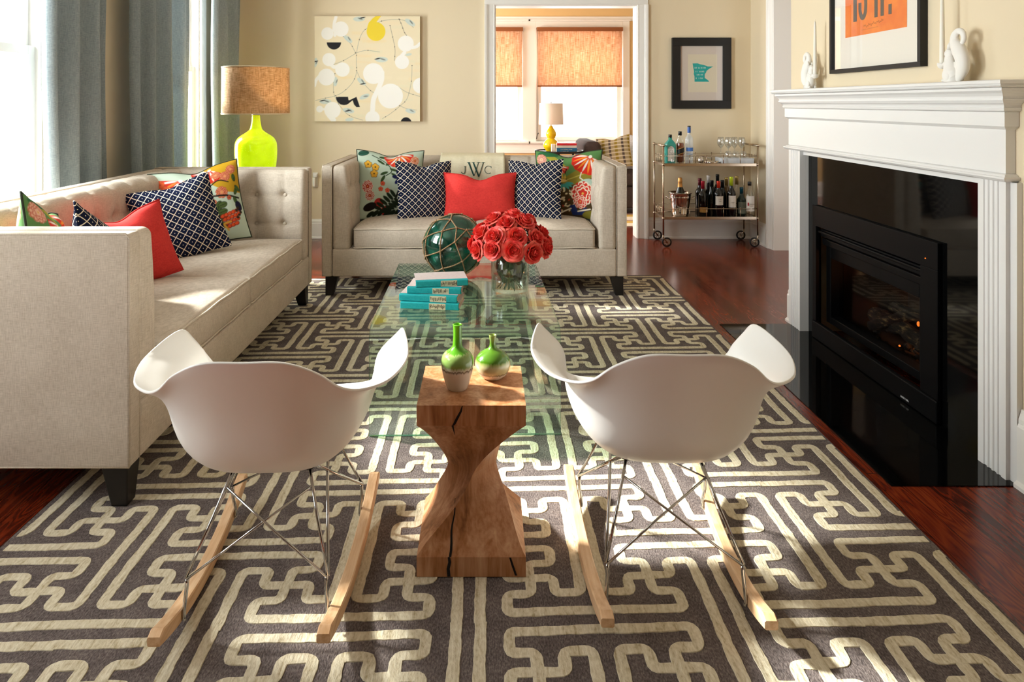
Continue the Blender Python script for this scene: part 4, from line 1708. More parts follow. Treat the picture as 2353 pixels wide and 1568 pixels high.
# long sofa: far end to near end
pillow('floral print pillow at the far end of the long sofa, with one yellow corner', 0.49, 0.48, 0.16, fl, (-1.665, 3.985, 0.690), 24, 16, -9, dkpipe, paint_far, 0.03, 16, FG, 170)
pillow('navy and cream lattice pillow behind the red pillow on the long sofa', 0.425, 0.425, 0.15, navy, (-1.628, 3.62, 0.668), 30, 20, -14, nvpipe, None, 0.02, 17, NG)
pillow('coral red lumbar pillow on the long sofa', 0.50, 0.36, 0.16, red_l, (-1.615, 3.08, 0.625), 67, 18, -7, redpipe, None, 0.03, 18)
pillow('navy and cream lattice pillow peeking over the near arm of the long sofa', 0.43, 0.43, 0.14, navy, (-1.475, 2.63, 0.650), 105, 14, 26, nvpipe, None, 0.0, 19, NG)
pillow('floral print pillow peeking over the near arm of the long sofa, dark green side showing', 0.50, 0.50, 0.15, fl, (-1.665, 2.60, 0.665), 112, 10, 18, dkpipe, paint_right, 0.03, 20, FG, 120)

# ------------------------------------------------------------------ monogrammed throw over the loveseat back
cream_t = linen('cream_throw_cloth', '#e9e0c4', '#d9cdaa', 1.4)
b = MB()
prof = [(4.93 + 0.345, 0.42), (5.262, 0.52), (5.250, 0.62), (5.245, 0.72), (5.248, 0.80), (5.262, 0.850), (5.285, 0.878), (5.33, 0.889), (5.40, 0.892), (5.47, 0.890), (5.512, 0.885), (5.527, 0.86), (5.530, 0.78), (5.533, 0.6)]
prof = [(p.x, p.y) for p in catmull([(a, c, 0) for a, c in prof], 4)]
nxx = 30
vs, fs = [], []
for j, (y, z) in enumerate(prof):
    for i in range(nxx + 1):
        x = -0.352 + 0.50 * i / nxx
        w = 0.0022 * math.sin(i * 0.9) + 0.0015 * math.sin(i * 2.3 + j * 0.2)
        vs.append((x + 0.004 * math.sin(j * 0.3) * (1 if i == 0 else 0), y - w * (1 if y < 5.3 else -1) - 0.006, z + abs(w) * 0.5))
for j in range(len(prof) - 1):
    for i in range(nxx):
        a = j * (nxx + 1) + i
        fs.append((a, a + 1, a + nxx + 2, a + nxx + 1))
b.add(vs, fs, 0, True)
th = b.build('throw_blanket', cream_t, flip_fix=False)
sm = th.modifiers.new('thickness', 'SOLIDIFY')
sm.thickness = 0.005
sm.offset = 1.0
tag(th, 'cream throw blanket with dark green JWC monogram draped over the loveseat back', 'throw blanket')
thread = mat('dark_teal_thread', '#14453f', 0.7)


def seg(b, pts, w, w2=None):
    """flat stitched stroke"""
    n = len(pts)
    rg_ = []
    for i, p in enumerate(pts):
        t = (Vector(pts[min(i + 1, n - 1)]) - Vector(pts[max(i - 1, 0)])).normalized()
        nrm = Vector((-t.z, 0, t.x))
        ww = w if w2 is None else w + (w2 - w) * i / (n - 1)
        p = Vector(p)
        rg_.append([tuple(p + nrm * ww + Vector((0, 0.001, 0))), tuple(p + nrm * ww - Vector((0, 0.0012, 0))),
                    tuple(p - nrm * ww - Vector((0, 0.0012, 0))), tuple(p - nrm * ww + Vector((0, 0.001, 0)))])
    b.rings(rg_, 0)


front = sorted([(z, y) for y, z in prof if y < 5.35 and z < 0.89])


def throw_y(z):
    return float(np.interp(z, [q[0] for q in front], [q[1] for q in front]))


b = MB()
for (xa, za_, xb_, zb2_, w) in ((-0.131, 0.838, -0.089, 0.734, 0.0056), (-0.055, 0.838, -0.089, 0.734, 0.0020),
                                (-0.095, 0.838, -0.052, 0.729, 0.0056), (-0.018, 0.838, -0.052, 0.729, 0.0024)):
    seg(b, [Vector((xa + (xb_ - xa) * k / 8, 0, za_ + (zb2_ - za_) * k / 8)) for k in range(9)], w)
for xc in (-0.131, -0.095, -0.055, -0.018):
    seg(b, [Vector((xc - 0.013, 0, 0.838)), Vector((xc + 0.013, 0, 0.838))], 0.0016)
seg(b, catmull([(-0.158, 0, 0.808), (-0.158, 0, 0.776), (-0.161, 0, 0.760), (-0.172, 0, 0.753), (-0.183, 0, 0.758), (-0.186, 0, 0.766)], 5), 0.0022)
seg(b, [Vector((-0.166, 0, 0.808)), Vector((-0.151, 0, 0.808))], 0.0014)
seg(b, [Vector((0.021 + 0.028 * math.cos(R(a)), 0, 0.782 + 0.029 * math.sin(R(a)))) for a in range(42, 322, 14)], 0.0019)
seg(b, [Vector((0.042, 0, 0.808)), Vector((0.042, 0, 0.795))], 0.0014)
b.v = [(x, y + throw_y(z) - 0.0140, z) for x, y, z in b.v]
b.build('monogram', thread, th)

# ------------------------------------------------------------------ moulded rocking armchairs
white_p = mat('white_moulded_plastic', '#f1efeb', 0.32)
bsdf(white_p).inputs['Specular IOR Level'].default_value = 0.45
beech = mat('pale_maple', '#e2bb92', 0.4)
nz = noise(beech, tcoord(beech, (60, 3, 60)), 1.5, 4)
base(beech, ramp(beech, nz, [(0.3, '#d0a072'), (0.55, '#e2ba90'), (0.8, '#efcfaa')]))

ST = [  # stations from back centre round the right arm to the front centre: base, wall, upper wall, rim
    [(0, -.140, .362), (0, -.228, .425), (0, -.268, .560), (0, -.322, .705)],
    [(.080, -.136, .363), (.100, -.220, .426), (.100, -.260, .558), (.093, -.317, .702)],
    [(.130, -.115, .366), (.168, -.188, .434), (.176, -.228, .548), (.165, -.294, .668)],
    [(.158, -.080, .370), (.214, -.132, .445), (.226, -.175, .540), (.214, -.264, .622)],
    [(.171, -.038, .374), (.232, -.072, .454), (.248, -.112, .540), (.262, -.226, .602)],
    [(.176, .010, .376), (.238, -.008, .457), (.258, -.028, .546), (.320, -.158, .600)],
    [(.177, .055, .377), (.239, .055, .457), (.260, .058, .558), (.352, -.035, .612)],
    [(.174, .095, .377), (.235, .110, .450), (.252, .130, .555), (.326, .118, .634)],
    [(.168, .125, .377), (.226, .150, .425), (.250, .155, .510), (.303, .168, .592)],
    [(.152, .150, .377), (.208, .185, .400), (.238, .192, .445), (.266, .212, .512)],
    [(.120, .172, .378), (.172, .222, .390), (.200, .238, .408), (.220, .260, .430)],
    [(.062, .182, .378), (.085, .232, .388), (.095, .262, .398), (.100, .288, .402)],
    [(0, .184, .378), (0, .234, .388), (0, .265, .398), (0, .292, .401)],
]


def chair_shell():
    full = [s for s in ST] + [[(-p[0], p[1], p[2]) for p in s] for s in reversed(ST[1:-1])]
    cols = []
    for lvl in range(4):
        cols.append(catmull([s[lvl] for s in full], 6, closed=True))
    n = len(cols[0])
    centre = Vector((0, .03, .357))
    vs, fs = [], []
    nr = 0
    rows = []
    for i in range(n):
        P_ = [centre, centre.lerp(cols[0][i], 0.6) + Vector((0, 0, -0.0045)), cols[0][i], cols[1][i], cols[2][i], cols[3][i]]
        rows.append(catmull(P_, 5))
    nr = len(rows[0])
    vs.append(tuple(centre))
    for i in range(n):
        for j in range(1, nr):
            vs.append(tuple(rows[i][j]))
    k = nr - 1
    for i in range(n):
        a, c = 1 + i * k, 1 + ((i + 1) % n) * k
        fs.append((0, a, c))
        for j in range(k - 1):
            fs.append((a + j, a + j + 1, c + j + 1, c + j))
    b = MB()
    b.add(vs, fs, 0, True)
    return b


def rocking_chair(label, loc, rotz):
    root = thing('rocking_armchair', label, 'rocking chair', loc, (0, 0, rotz), 'white moulded rocking armchairs')
    o = chair_shell().build('seat_shell', white_p, root, loc=(0, 0, -0.014))
    s = o.modifiers.new('thickness', 'SOLIDIFY')
    s.thickness = 0.0075
    s.offset = 0
    bv = o.modifiers.new('rim', 'BEVEL')
    bv.width = 0.0025
    bv.segments = 2
    bv.angle_limit = R(50)
    wr = 0.0042
    zf = 0.125
    for sd in (-1, 1):
        T1, T2 = (sd * .095, -.075, .335), (sd * .105, .125, .343)
        RF, FFt = (sd * .168, -.205, zf), (sd * .192, .185, zf + .005)
        for (a, c) in ((T1, RF), (T2, RF), (T2, FFt), (T1, FFt)):
            off = Vector((sd * 0.004, 0, 0))
            MB().tube([Vector(a), Vector(a).lerp(Vector(c), 0.5), Vector(c) + off], wr, 8).build('leg_wire', M['chrome'], root)
        for q, fy in ((RF, -0.215), (FFt, 0.195)):
            xr = sd * (.188 + 0.036 * (fy + .33)) - sd * 0.020
            MB().tube(catmull([q, (q[0] + sd * 0.001, (q[1] + fy) / 2, 0.095), (xr, fy, 0.055), (xr, fy, 0.030)], 3), wr * 1.15, 8).build('foot_wire', M['chrome'], root)
        MB().tube([T1, T2], wr, 8).build('mount_rail', M['chrome'], root)
        for T_ in (T1, T2):
            MB().lathe([(0.016, -0.012), (0.019, 0.0), (0.016, 0.011)], 16, (T_[0], T_[1], T_[2])).build('mount_pad', M['black_matte'], root)
        b = MB()
        rings = []
        Rk = 0.93
        for k in range(33):
            y = -0.338 + 0.676 * k / 32
            zb_ = Rk - math.sqrt(Rk * Rk - y * y)
            e = min(1.0, (0.338 - abs(y)) / 0.02)
            hgt = 0.034 * (0.62 + 0.38 * math.sqrt(max(0, 1 - (1 - e) ** 2)))
            xc = sd * (.188 + 0.036 * (y + .338))
            hw_ = 0.0155
            cc = 0.003
            rings.append([(xc - hw_ + cc, y, zb_), (xc + hw_ - cc, y, zb_), (xc + hw_, y, zb_ + cc), (xc + hw_, y, zb_ + hgt - cc),
                          (xc + hw_ - cc, y, zb_ + hgt), (xc - hw_ + cc, y, zb_ + hgt), (xc - hw_, y, zb_ + hgt - cc), (xc - hw_, y, zb_ + cc)])
        b.rings(rings)
        b.build('rocker', beech, root)
    def up_pt(a, c, t):
        return Vector(a).lerp(Vector(c), t)
    for sd in (-1, 1):
        T1, RF = (sd * .095, -.075, .335), (sd * .168, -.205, zf)
        T2, FFt = (sd * .105, .125, .343), (sd * .192, .185, zf + .005)
        oR, oF = (-sd * .170, -.208, zf - .002), (-sd * .193, .188, zf + .003)
        MB().tube([up_pt(T1, RF, 0.22), up_pt(up_pt(T1, RF, 0.22), oR, 0.5) + Vector((0, 0.003 * sd, 0)), oR], 0.0032, 8).build('cross_wire', M['chrome'], root)
        MB().tube([up_pt(T2, FFt, 0.22), up_pt(up_pt(T2, FFt, 0.22), oF, 0.5) + Vector((0, 0.003 * sd, 0)), oF], 0.0032, 8).build('cross_wire', M['chrome'], root)
    return root


rocking_chair('white moulded plastic rocking armchair on wood rockers, left of the carved wood stool', (-0.562, 1.868, RUGZ), R(1.5))
rocking_chair('white moulded plastic rocking armchair on wood rockers, right of the carved wood stool', (0.478, 1.915, RUGZ), R(-1.2))

# ------------------------------------------------------------------ carved twisted wood stool
wood = mat('carved_cedar', '#b9743f', 0.5)
tc = tcoord(wood, (14, 14, 2.2))
n1 = noise(wood, tc, 1.6, 4, 0.55, 0.8)
n2 = noise(wood, tcoord(wood, (120, 120, 9)), 1.0, 3)
n3 = noise(wood, tcoord(wood), 5.0, 3)
f_ = math_n(wood, 'ADD', math_n(wood, 'MULTIPLY', n1, 0.5), math_n(wood, 'MULTIPLY', n2, 0.25))
f_ = math_n(wood, 'ADD', f_, math_n(wood, 'MULTIPLY', n3, 0.25))
wc = ramp(wood, f_, [(0.34, '#74441f'), (0.46, '#a86e42'), (0.58, '#c4906a'), (0.72, '#d9b088')])
base(wood, wc)
bump(wood, n2, 0.12, 0.001)
crack_m = mat('dark_wood_crack', '#160b06', 0.95)


def stool_ring(t, n=12):
    """t 0 at the top to 1 at the foot"""
    hw0, hd0 = 0.1475, 0.139
    if t < 0.118:
        k, a = 1.0, 0.0
    elif t > 0.885:
        k, a = 1.0, -90.0
    else:
        q = (t - 0.118) / (0.885 - 0.118)
        k = 1 - 0.665 * (1 - abs(2 * q ** 0.95 - 1) ** 1.45)
        a = -90.0 * (q * q * (3 - 2 * q))
    rect = []
    cs_ = [(1, -1), (1, 1), (-1, 1), (-1, -1)]
    for i in range(4):
        p, q_ = cs_[i], cs_[(i + 1) % 4]
        for j in range(n):
            s = j / n
            rect.append((p[0] + (q_[0] - p[0]) * s, p[1] + (q_[1] - p[1]) * s))
    ca, sa = math.cos(R(a)), math.sin(R(a))
    z = 0.4625 * (1 - t)
    out = []
    for (x, y) in rect:
        x *= k
        y *= k
        X_, Y_ = x * ca - y * sa, x * sa + y * ca
        # rotating the (nearly square) section keeps the block's own width and depth
        out.append((X_ * hw0, Y_ * hd0, z))
    return out


b = MB()
tsteps = [0, 0.004, 0.117, 0.119] + [0.119 + (0.885 - 0.119) * k / 44 for k in range(1, 44)] + [0.884, 0.886, 0.997, 1.0]
b.rings([stool_ring(t) for t in tsteps], smooth=False)
stool = b.build('carved_stool', wood, None, (-0.039, 1.981, RUGZ + 0.0003), bevel=0.0)
tag(stool, 'twisted hourglass stool carved from one block of cracked reddish wood between the white chairs', 'stool')


def surf_y(x, z):
    """front surface of the block at x and height z"""
    ring = stool_ring(1 - z / 0.4625)
    best = 9.0
    for (x0, y0, _), (x1, y1, _) in zip(ring, ring[1:] + ring[:1]):
        if min(x0, x1) - 1e-9 <= x <= max(x0, x1) + 1e-9 and abs(x1 - x0) > 1e-9:
            best = min(best, y0 + (y1 - y0) * (x - x0) / (x1 - x0))
    return best


def crack(pts, y_off):
    b = MB()
    rg_ = []
    for (x, y, z, w) in pts:
        rg_.append([(x - w, y - 0.0008, z), (x + w, y - 0.0008, z), (x + w * 0.4, y + 0.004, z), (x - w * 0.4, y + 0.004, z)])
    b.rings(rg_)
    b.build('crack', crack_m, stool)


yf = -0.139
crack([(-0.024, yf - 0.0002, 0.4620, 0.0012), (-0.028, yf, 0.447, 0.0030), (-0.036, yf, 0.432, 0.0038), (-0.046, yf, 0.412, 0.0036), (-0.050, yf, 0.4085, 0.003)], 0)
crack([(-0.060, yf - 0.0002, 0.0532, 0.0035), (-0.058, yf, 0.040, 0.0040), (-0.062, yf, 0.022, 0.0042), (-0.060, yf, 0.001, 0.0044)], 0)
crack([(0.105, yf - 0.0002, 0.052, 0.0025), (0.112, yf, 0.030, 0.0030), (0.121, yf, 0.004, 0.003)], 0)
up = [(-0.050 + 0.004 * k / 6, 0.4075 - 0.040 * k / 6, 0.0030 * (1 - k / 7)) for k in range(7)]
crack([(x, surf_y(x, z) - 0.0004, z, w) for x, z, w in up], 0)
dn = [(-0.046 - 0.012 * k / 9 + 0.002 * math.sin(k), 0.172 - 0.118 * k / 9, 0.0012 + 0.0022 * k / 9) for k in range(10)]
crack([(x, surf_y(x, z) - 0.0004, z, w) for x, z, w in dn], 0)

# glazed vases standing on the stool
ST_Z = RUGZ + 0.0003 + 0.4625


def glazed(name, stops, hgt):
    m_ = mat(name, '#6fae2e', 0.16)
    t2 = nd(m_, 'ShaderNodeTexCoord')
    s2 = nd(m_, 'ShaderNodeSeparateXYZ')
    lk(m_, t2.outputs['Object'], s2.inputs[0])
    at = math_n(m_, 'ARCTAN2', s2.outputs[1], s2.outputs[0])
    cb_ = nd(m_, 'ShaderNodeCombineXYZ')
    lk(m_, math_n(m_, 'MULTIPLY', math_n(m_, 'SINE', at), 3.0), cb_.inputs[0])
    lk(m_, math_n(m_, 'MULTIPLY', math_n(m_, 'COSINE', at), 3.0), cb_.inputs[1])
    dr = noise(m_, cb_.outputs[0], 3.2, 2, 0.7)
    soft = noise(m_, tcoord(m_), 60, 2)
    zz_ = math_n(m_, 'DIVIDE', s2.outputs[2], hgt)
    zz_ = math_n(m_, 'ADD', zz_, math_n(m_, 'MULTIPLY', math_n(m_, 'SUBTRACT', dr, 0.5), 0.09))
    zz_ = math_n(m_, 'ADD', zz_, math_n(m_, 'MULTIPLY', math_n(m_, 'SUBTRACT', soft, 0.5), 0.02))
    c2 = ramp(m_, zz_, stops)
    base(m_, c2)
    bsdf(m_).inputs['Coat Weight'].default_value = 0.6
    bsdf(m_).inputs['Coat Roughness'].default_value = 0.05
    return m_


tall_m = glazed('green_drip_glaze_tall', [(0.0, '#d8cbb8'), (0.30, '#dccfbd'), (0.335, '#5b4a34'), (0.355, '#c9c7b0'), (0.40, '#6f8f46'), (0.555, '#86a458'), (0.57, '#98ae66'), (0.585, '#4f9416'), (0.95, '#62b01c')], 0.182)
b = MB()
prof = [(0.026, 0), (0.029, 0.002), (0.036, 0.020), (0.043, 0.045), (0.0465, 0.068), (0.0455, 0.086), (0.038, 0.100), (0.024, 0.110), (0.015, 0.120), (0.0125, 0.135), (0.0118, 0.160), (0.0128, 0.180), (0.0138, 0.182), (0.0105, 0.182), (0.009, 0.165)]
prof = [(p.x, p.y) for p in catmull([(a, c, 0) for a, c in prof], 4)]
b.lathe(prof, 48)
o = b.build('bottle_vase', tall_m, None, (-0.081, 1.955, ST_Z + 0.0004), bevel=0)
tag(o, 'tall long-necked green drip-glazed vase on the carved stool', 'vase', 'green drip-glazed vases')
short_m = glazed('green_drip_glaze_short', [(0.0, '#d9cbb0'), (0.12, '#dccdb4'), (0.16, '#7a6a48'), (0.19, '#b7a978'), (0.36, '#b9b184'), (0.42, '#8f9a56'), (0.46, '#47750f'), (0.80, '#5b8a22'), (1.0, '#8fa04e')], 0.124)
b = MB()
prof = [(0.028, 0), (0.032, 0.002), (0.044, 0.014), (0.052, 0.032), (0.0525, 0.046), (0.046, 0.062), (0.031, 0.076), (0.016, 0.084), (0.0095, 0.094), (0.009, 0.108), (0.0115, 0.123), (0.0105, 0.125), (0.0075, 0.120), (0.006, 0.108)]
prof = [(p.x, p.y) for p in catmull([(a, c, 0) for a, c in prof], 4)]
b.lathe(prof, 48)
o = b.build('bottle_vase', short_m, None, (0.021, 2.035, ST_Z + 0.0004))
tag(o, 'short squat green drip-glazed vase with a narrow neck on the carved stool', 'vase', 'green drip-glazed vases')

# ------------------------------------------------------------------ curtains
cur_m = bpy.data.materials.new('slate_blue_curtain')
cur_m.use_nodes = True
bs = cur_m.node_tree.nodes['Principled BSDF']
bs.inputs['Roughness'].default_value = 0.8
bs.inputs['Specular IOR Level'].default_value = 0.25
bs.inputs['Sheen Weight'].default_value = 0.25
h_ = noise(cur_m, tcoord(cur_m, (60, 60, 400)), 1.0, 2)
v2 = noise(cur_m, tcoord(cur_m, (500, 500, 30)), 1.0, 2)
f_ = math_n(cur_m, 'ADD', math_n(cur_m, 'MULTIPLY', h_, 0.5), math_n(cur_m, 'MULTIPLY', v2, 0.5))
cc_ = ramp(cur_m, f_, [(0.36, '#869295'), (0.62, '#a7b1b4')])
base(cur_m, cc_)
trl = nd(cur_m, 'ShaderNodeBsdfTranslucent')
lk(cur_m, cc_, trl.inputs[0])
mxs = nd(cur_m, 'ShaderNodeMixShader')
mxs.inputs[0].default_value = 0.22
lk(cur_m, bs.outputs[0], mxs.inputs[1])
lk(cur_m, trl.outputs[0], mxs.inputs[2])
lk(cur_m, mxs.outputs[0], cur_m.node_tree.nodes['Material Output'].inputs[0])


def curtain(label, y0, y1, folds, seed, flare=0.0, x0=XL + 0.125):
    rr = random.Random(seed)
    n = folds * 14
    zs = [0.012 + (2.62 - 0.012) * k / 26 for k in range(27)]
    ph = [rr.uniform(-0.5, 0.5) for _ in range(folds + 2)]
    am = [rr.uniform(0.7, 1.15) for _ in range(folds + 2)]
    vs, fs = [], []
    for j, z in enumerate(zs):
        spread = 1 + flare * (1 - z / 2.62)
        for i in range(n + 1):
            s = i / n
            q = s * folds
            k = int(min(folds - 1, q))
            a = q * 2 * PI + ph[k] * math.sin((q - k) * PI) * 0.8
            amp = 0.060 * am[k] * (0.75 + 0.25 * (1 - z / 2.62))
            sh = math.copysign(abs(math.sin(a)) ** 0.7, math.sin(a))
            x = x0 + amp * sh + 0.006 * math.sin(z * 3.1 + q * 2)
            y = y0 + (y1 - y0) * s * spread + 0.010 * math.cos(a) + 0.010 * math.sin(z * 2.3 + k)
            vs.append((x, y, z))
    for j in range(len(zs) - 1):
        for i in range(n):
            a = j * (n + 1) + i
            fs.append((a, a + 1, a + n + 2, a + n + 1))
    b = MB()
    b.add(vs, fs, 0, True)
    o = b.build('curtain', cur_m, flip_fix=False)
    s = o.modifiers.new('thickness', 'SOLIDIFY')
    s.thickness = 0.003
    return tag(o, label, 'curtain', 'slate blue-grey curtain panels')


curtain('slate blue-grey curtain hanging between the near window and the beige wall strip, leftmost in view', 3.50, 4.09, 3, 1)
curtain('slate blue-grey curtain hanging between the beige wall strip and the far left window', 4.36, 5.20, 4, 2, 0.05)
curtain('slate blue-grey curtain in the back left corner behind the woven lamp shade', 5.66, 6.30, 3, 3)
b = MB()
for (y0, y1) in ((-0.1, 6.4),):
    b.tube([(XL + 0.125, y0, 2.635), (XL + 0.125, y1, 2.635)], 0.013, 12)
for y in (0.0, 2.1, 4.25, 6.35):
    b.tube([(XL + 0.001, y, 2.635), (XL + 0.125, y, 2.635)], 0.007, 8)
rod = b.build('curtain_rod', M['nickel'])
tag(rod, 'straight metal curtain rod fixed high above the left windows', 'curtain rod')

# ------------------------------------------------------------------ table lamp in the back left corner
LX, LY = -1.790, 5.32
tb = thing('side_table', 'small round dark side table behind the long sofa carrying the yellow-green lamp', 'side table', (LX, LY, 0))
MB().lathe([(0.24, 0.60), (0.245, 0.605), (0.245, 0.62), (0.24, 0.625)], 40).build('tabletop', M['espresso'], tb)
MB().lathe([(0.15, 0), (0.15, 0.015), (0.03, 0.03), (0.022, 0.3), (0.03, 0.599)], 24).build('pedestal', M['espresso'], tb)
lamp = thing('table_lamp', 'table lamp with chartreuse seeded-glass bottle base and woven drum shade', 'lamp', (LX, LY, 0.6255))
cg = mat('chartreuse_seeded_glass', '#dcee2a', 0.08)
cgb = bsdf(cg)
vn = nd(cg, 'ShaderNodeTexVoronoi')
vn.inputs['Scale'].default_value = 70
lk(cg, tcoord(cg), vn.inputs['Vector'])
nn = noise(cg, tcoord(cg), 9, 3)
base(cg, mixc(cg, math_n(cg, 'LESS_THAN', vn.outputs['Distance'], 0.16), ramp(cg, nn, [(0.35, '#cfe400'), (0.7, '#ebf93a')]), '#f2fa90'))
ctr = nd(cg, 'ShaderNodeBsdfTranslucent')
ctr.inputs[0].default_value = (*lin('#e6f53a'), 1)
cmx = nd(cg, 'ShaderNodeMixShader')
cmx.inputs[0].default_value = 0.35
lk(cg, cgb.outputs[0], cmx.inputs[1])
lk(cg, ctr.outputs[0], cmx.inputs[2])
lk(cg, cmx.outputs[0], cg.node_tree.nodes['Material Output'].inputs[0])
prof = [(0.10, 0), (0.115, 0.004), (0.128, 0.05), (0.148, 0.16), (0.158, 0.26), (0.158, 0.33), (0.150, 0.37), (0.125, 0.405), (0.080, 0.435), (0.050, 0.46), (0.040, 0.49), (0.033, 0.53), (0.031, 0.575)]
prof = [(p.x, p.y) for p in catmull([(a, c, 0) for a, c in prof], 4)]
MB().lathe(prof, 48).build('glass_base', cg, lamp)
shm = mat('woven_raffia_shade', '#c9a274', 0.9)
w1 = noise(shm, tcoord(shm, (30, 30, 330)), 1.0, 2)
w2 = noise(shm, tcoord(shm, (260, 260, 14)), 1.0, 2)
f_ = math_n(shm, 'ADD', math_n(shm, 'MULTIPLY', w1, 0.55), math_n(shm, 'MULTIPLY', w2, 0.45))
cr_ = ramp(shm, f_, [(0.36, '#ab8558'), (0.50, '#d6b083'), (0.64, '#efd3ac')])
base(shm, cr_)
tr_ = nd(shm, 'ShaderNodeBsdfTranslucent')
lk(shm, cr_, tr_.inputs[0])
mx_ = nd(shm, 'ShaderNodeMixShader')
mx_.inputs[0].default_value = 0.35
lk(shm, bsdf(shm).outputs[0], mx_.inputs[1])
lk(shm, tr_.outputs[0], mx_.inputs[2])
lk(shm, mx_.outputs[0], shm.node_tree.nodes['Material Output'].inputs[0])
s0, s1 = 0.583, 0.945
MB().lathe([(0.255, s0), (0.252, s1), (0.249, s1), (0.252, s0)], 64, caps=False).build('lamp_shade', shm, lamp)
b = MB()
b.lathe([(0.2565, s0 - 0.002), (0.2575, s0 + 0.006), (0.2565, s0 + 0.008), (0.2505, s0 + 0.006), (0.2505, s0 - 0.002)], 64, caps=False)
b.lathe([(0.2535, s1 - 0.006), (0.2545, s1), (0.2535, s1 + 0.002), (0.2475, s1), (0.2475, s1 - 0.006)], 64, caps=False)
b.build('shade_trim', mat('cream_ribbon', '#e2cfae', 0.8), lamp)
b = MB()
b.lathe([(0.034, 0.573), (0.034, 0.588), (0.012, 0.595), (0.012, 0.64), (0.018, 0.645), (0.018, 0.70)], 20)
for k in range(3):
    a = 2 * PI * k / 3
    b.tube([(0, 0, s1 - 0.02), (0.25 * math.cos(a), 0.25 * math.sin(a), s1 - 0.004)], 0.0015, 6)
b.tube([(0, 0, 0.70), (0, 0, s1 - 0.02)], 0.003, 6)
b.build('socket', M['nickel'], lamp)

# ------------------------------------------------------------------ abstract canvas on the back wall
CX0, CX1, CZ0, CZ1 = -1.6256, -0.6246, 1.120, 2.121
NC = 300
g = np.linspace(0, 1, NC)
U, V_ = np.meshgrid(g, g)
p = Paint(U.ravel(), V_.ravel(), '#ebdcbc')
p.px = 1.2 / NC
rg = np.random.RandomState(4)
for k in range(60):                            # soft strokes of warmer and greener ground
    x, y = rg.rand(), rg.rand()
    L_ = rg.uniform(0.04, 0.16)
    p.px = 0.03
    p.line([(x, y), (x + L_, y + rg.uniform(-.01, .01))], rg.uniform(0.002, 0.010), ['#f0d08c', '#f2d9b0', '#d9dcc0', '#f4e6c8'][k % 4], 0.35)
p.px = 1.2 / NC


def cpx(x, y):
    """image position inside the painting, 0..1 from its lower left corner"""
    return ((x - 182) / 1052.0, (1208 - y) / 1052.0)


def vine(pts, dots, col='#8f9688'):
    q = catmull([(*cpx(a, c), 0) for a, c in pts], 8)
    p.line([(t.x, t.y) for t in q], 0.0022, col, 0.75)
    for k in range(0, len(q), dots):
        p.ell(q[k].x, q[k].y, 0.005, 0.0035, k, '#2f2c28')


vine([(850, 205), (700, 280), (640, 360), (605, 500), (598, 620), (600, 720), (560, 820), (470, 910), (380, 955), (290, 975), (190, 1000)], 9)
vine([(470, 360), (540, 430), (580, 500), (600, 520), (700, 498), (830, 515)], 11)
vine([(370, 640), (470, 600), (590, 530)], 8)
vine([(850, 205), (950, 190), (1080, 200), (1170, 270)], 13)
vine([(1025, 185), (1050, 240), (1075, 310), (1100, 350)], 6, '#4a4640')
vine([(935, 250), (965, 380), (985, 490), (980, 600)], 7, '#6f6c60')
vine([(600, 700), (650, 800), (740, 900), (800, 930)], 8)
vine([(385, 730), (375, 800), (370, 880), (382, 955), (440, 1060), (530, 1150), (660, 1195)], 10)
vine([(1155, 650), (1150, 790), (1130, 900), (1100, 990), (1040, 1050), (940, 1130), (860, 1180)], 9)
vine([(1000, 850), (1100, 915), (1235, 960)], 12)
vine([(1030, 1050), (1100, 1080), (1200, 1095)], 12)
for (x, y, a, r_) in ((625, 185, 0.0, 0.055), (515, 385, -0.7, 0.05), (1135, 220, -0.6, 0.055), (850, 590, 0.0, 0.06), (190, 620, 1.4, 0.045), (650, 810, -0.7, 0.05),
                      (390, 810, 1.5, 0.045), (290, 1010, 0.0, 0.055), (520, 1100, -0.2, 0.055), (1140, 1105, -0.2, 0.05), (680, 960, 0.4, 0.05), (1120, 540, 0.2, 0.03), (530, 1190, 0.1, 0.04)):
    cx_, cy_ = cpx(x, y)
    p.ell(cx_, cy_, r_, r_ * 0.42, a, '#c6d3cd', 0.85)
    if r_ > 0.044:
        p.ell(cx_ + 0.012, cy_ + 0.003, r_ * 0.45, r_ * 0.13, a - 0.3, '#565b58', 0.7)
for (x, y) in ((660, 172), (810, 582), (262, 1000), (512, 1102), (186, 610), (665, 832)):
    p.ell(*cpx(x, y), 0.028, 0.006, 0.2, '#221f1e')
for (x, y, r_) in ((310, 330, 62), (445, 285, 76), (325, 590, 66), (300, 765, 84), (460, 690, 72), (1092, 430, 80), (1055, 615, 70), (770, 730, 104), (940, 955, 124),
                   (232, 1085, 34), (360, 1095, 82), (760, 1175, 72), (1240, 850, 78)):
    cx_, cy_ = cpx(x, y)
    p.disc(cx_, cy_, r_ / 1052.0, '#f3efe8')
tails = [([(375, 300), (378, 230), (395, 165)], 16), ([(385, 350), (392, 300)], 14), ([(345, 640), (380, 665), (430, 650)], 18), ([(225, 760), (195, 800), (180, 850)], 16),
         ([(1160, 470), (1200, 460), (1235, 430)], 16), ([(1045, 560), (1080, 520)], 18), ([(855, 720), (850, 800), (810, 900), (770, 990), (760, 1110)], 24), ([(300, 1090), (262, 1085)], 12),
         ([(330, 1150), (370, 1195)], 26)]
for pts, w in tails:
    q = catmull([(*cpx(a, c), 0) for a, c in pts], 5)
    p.line([(t.x, t.y) for t in q], w / 1052.0, '#f3efe8')
p.disc(*cpx(795, 310), 94 / 1052.0, '#ecd03c')
p.poly([cpx(706, 270), cpx(720, 225), cpx(760, 180), cpx(800, 150), cpx(850, 150), cpx(800, 215), cpx(850, 240)], '#ecd03c')


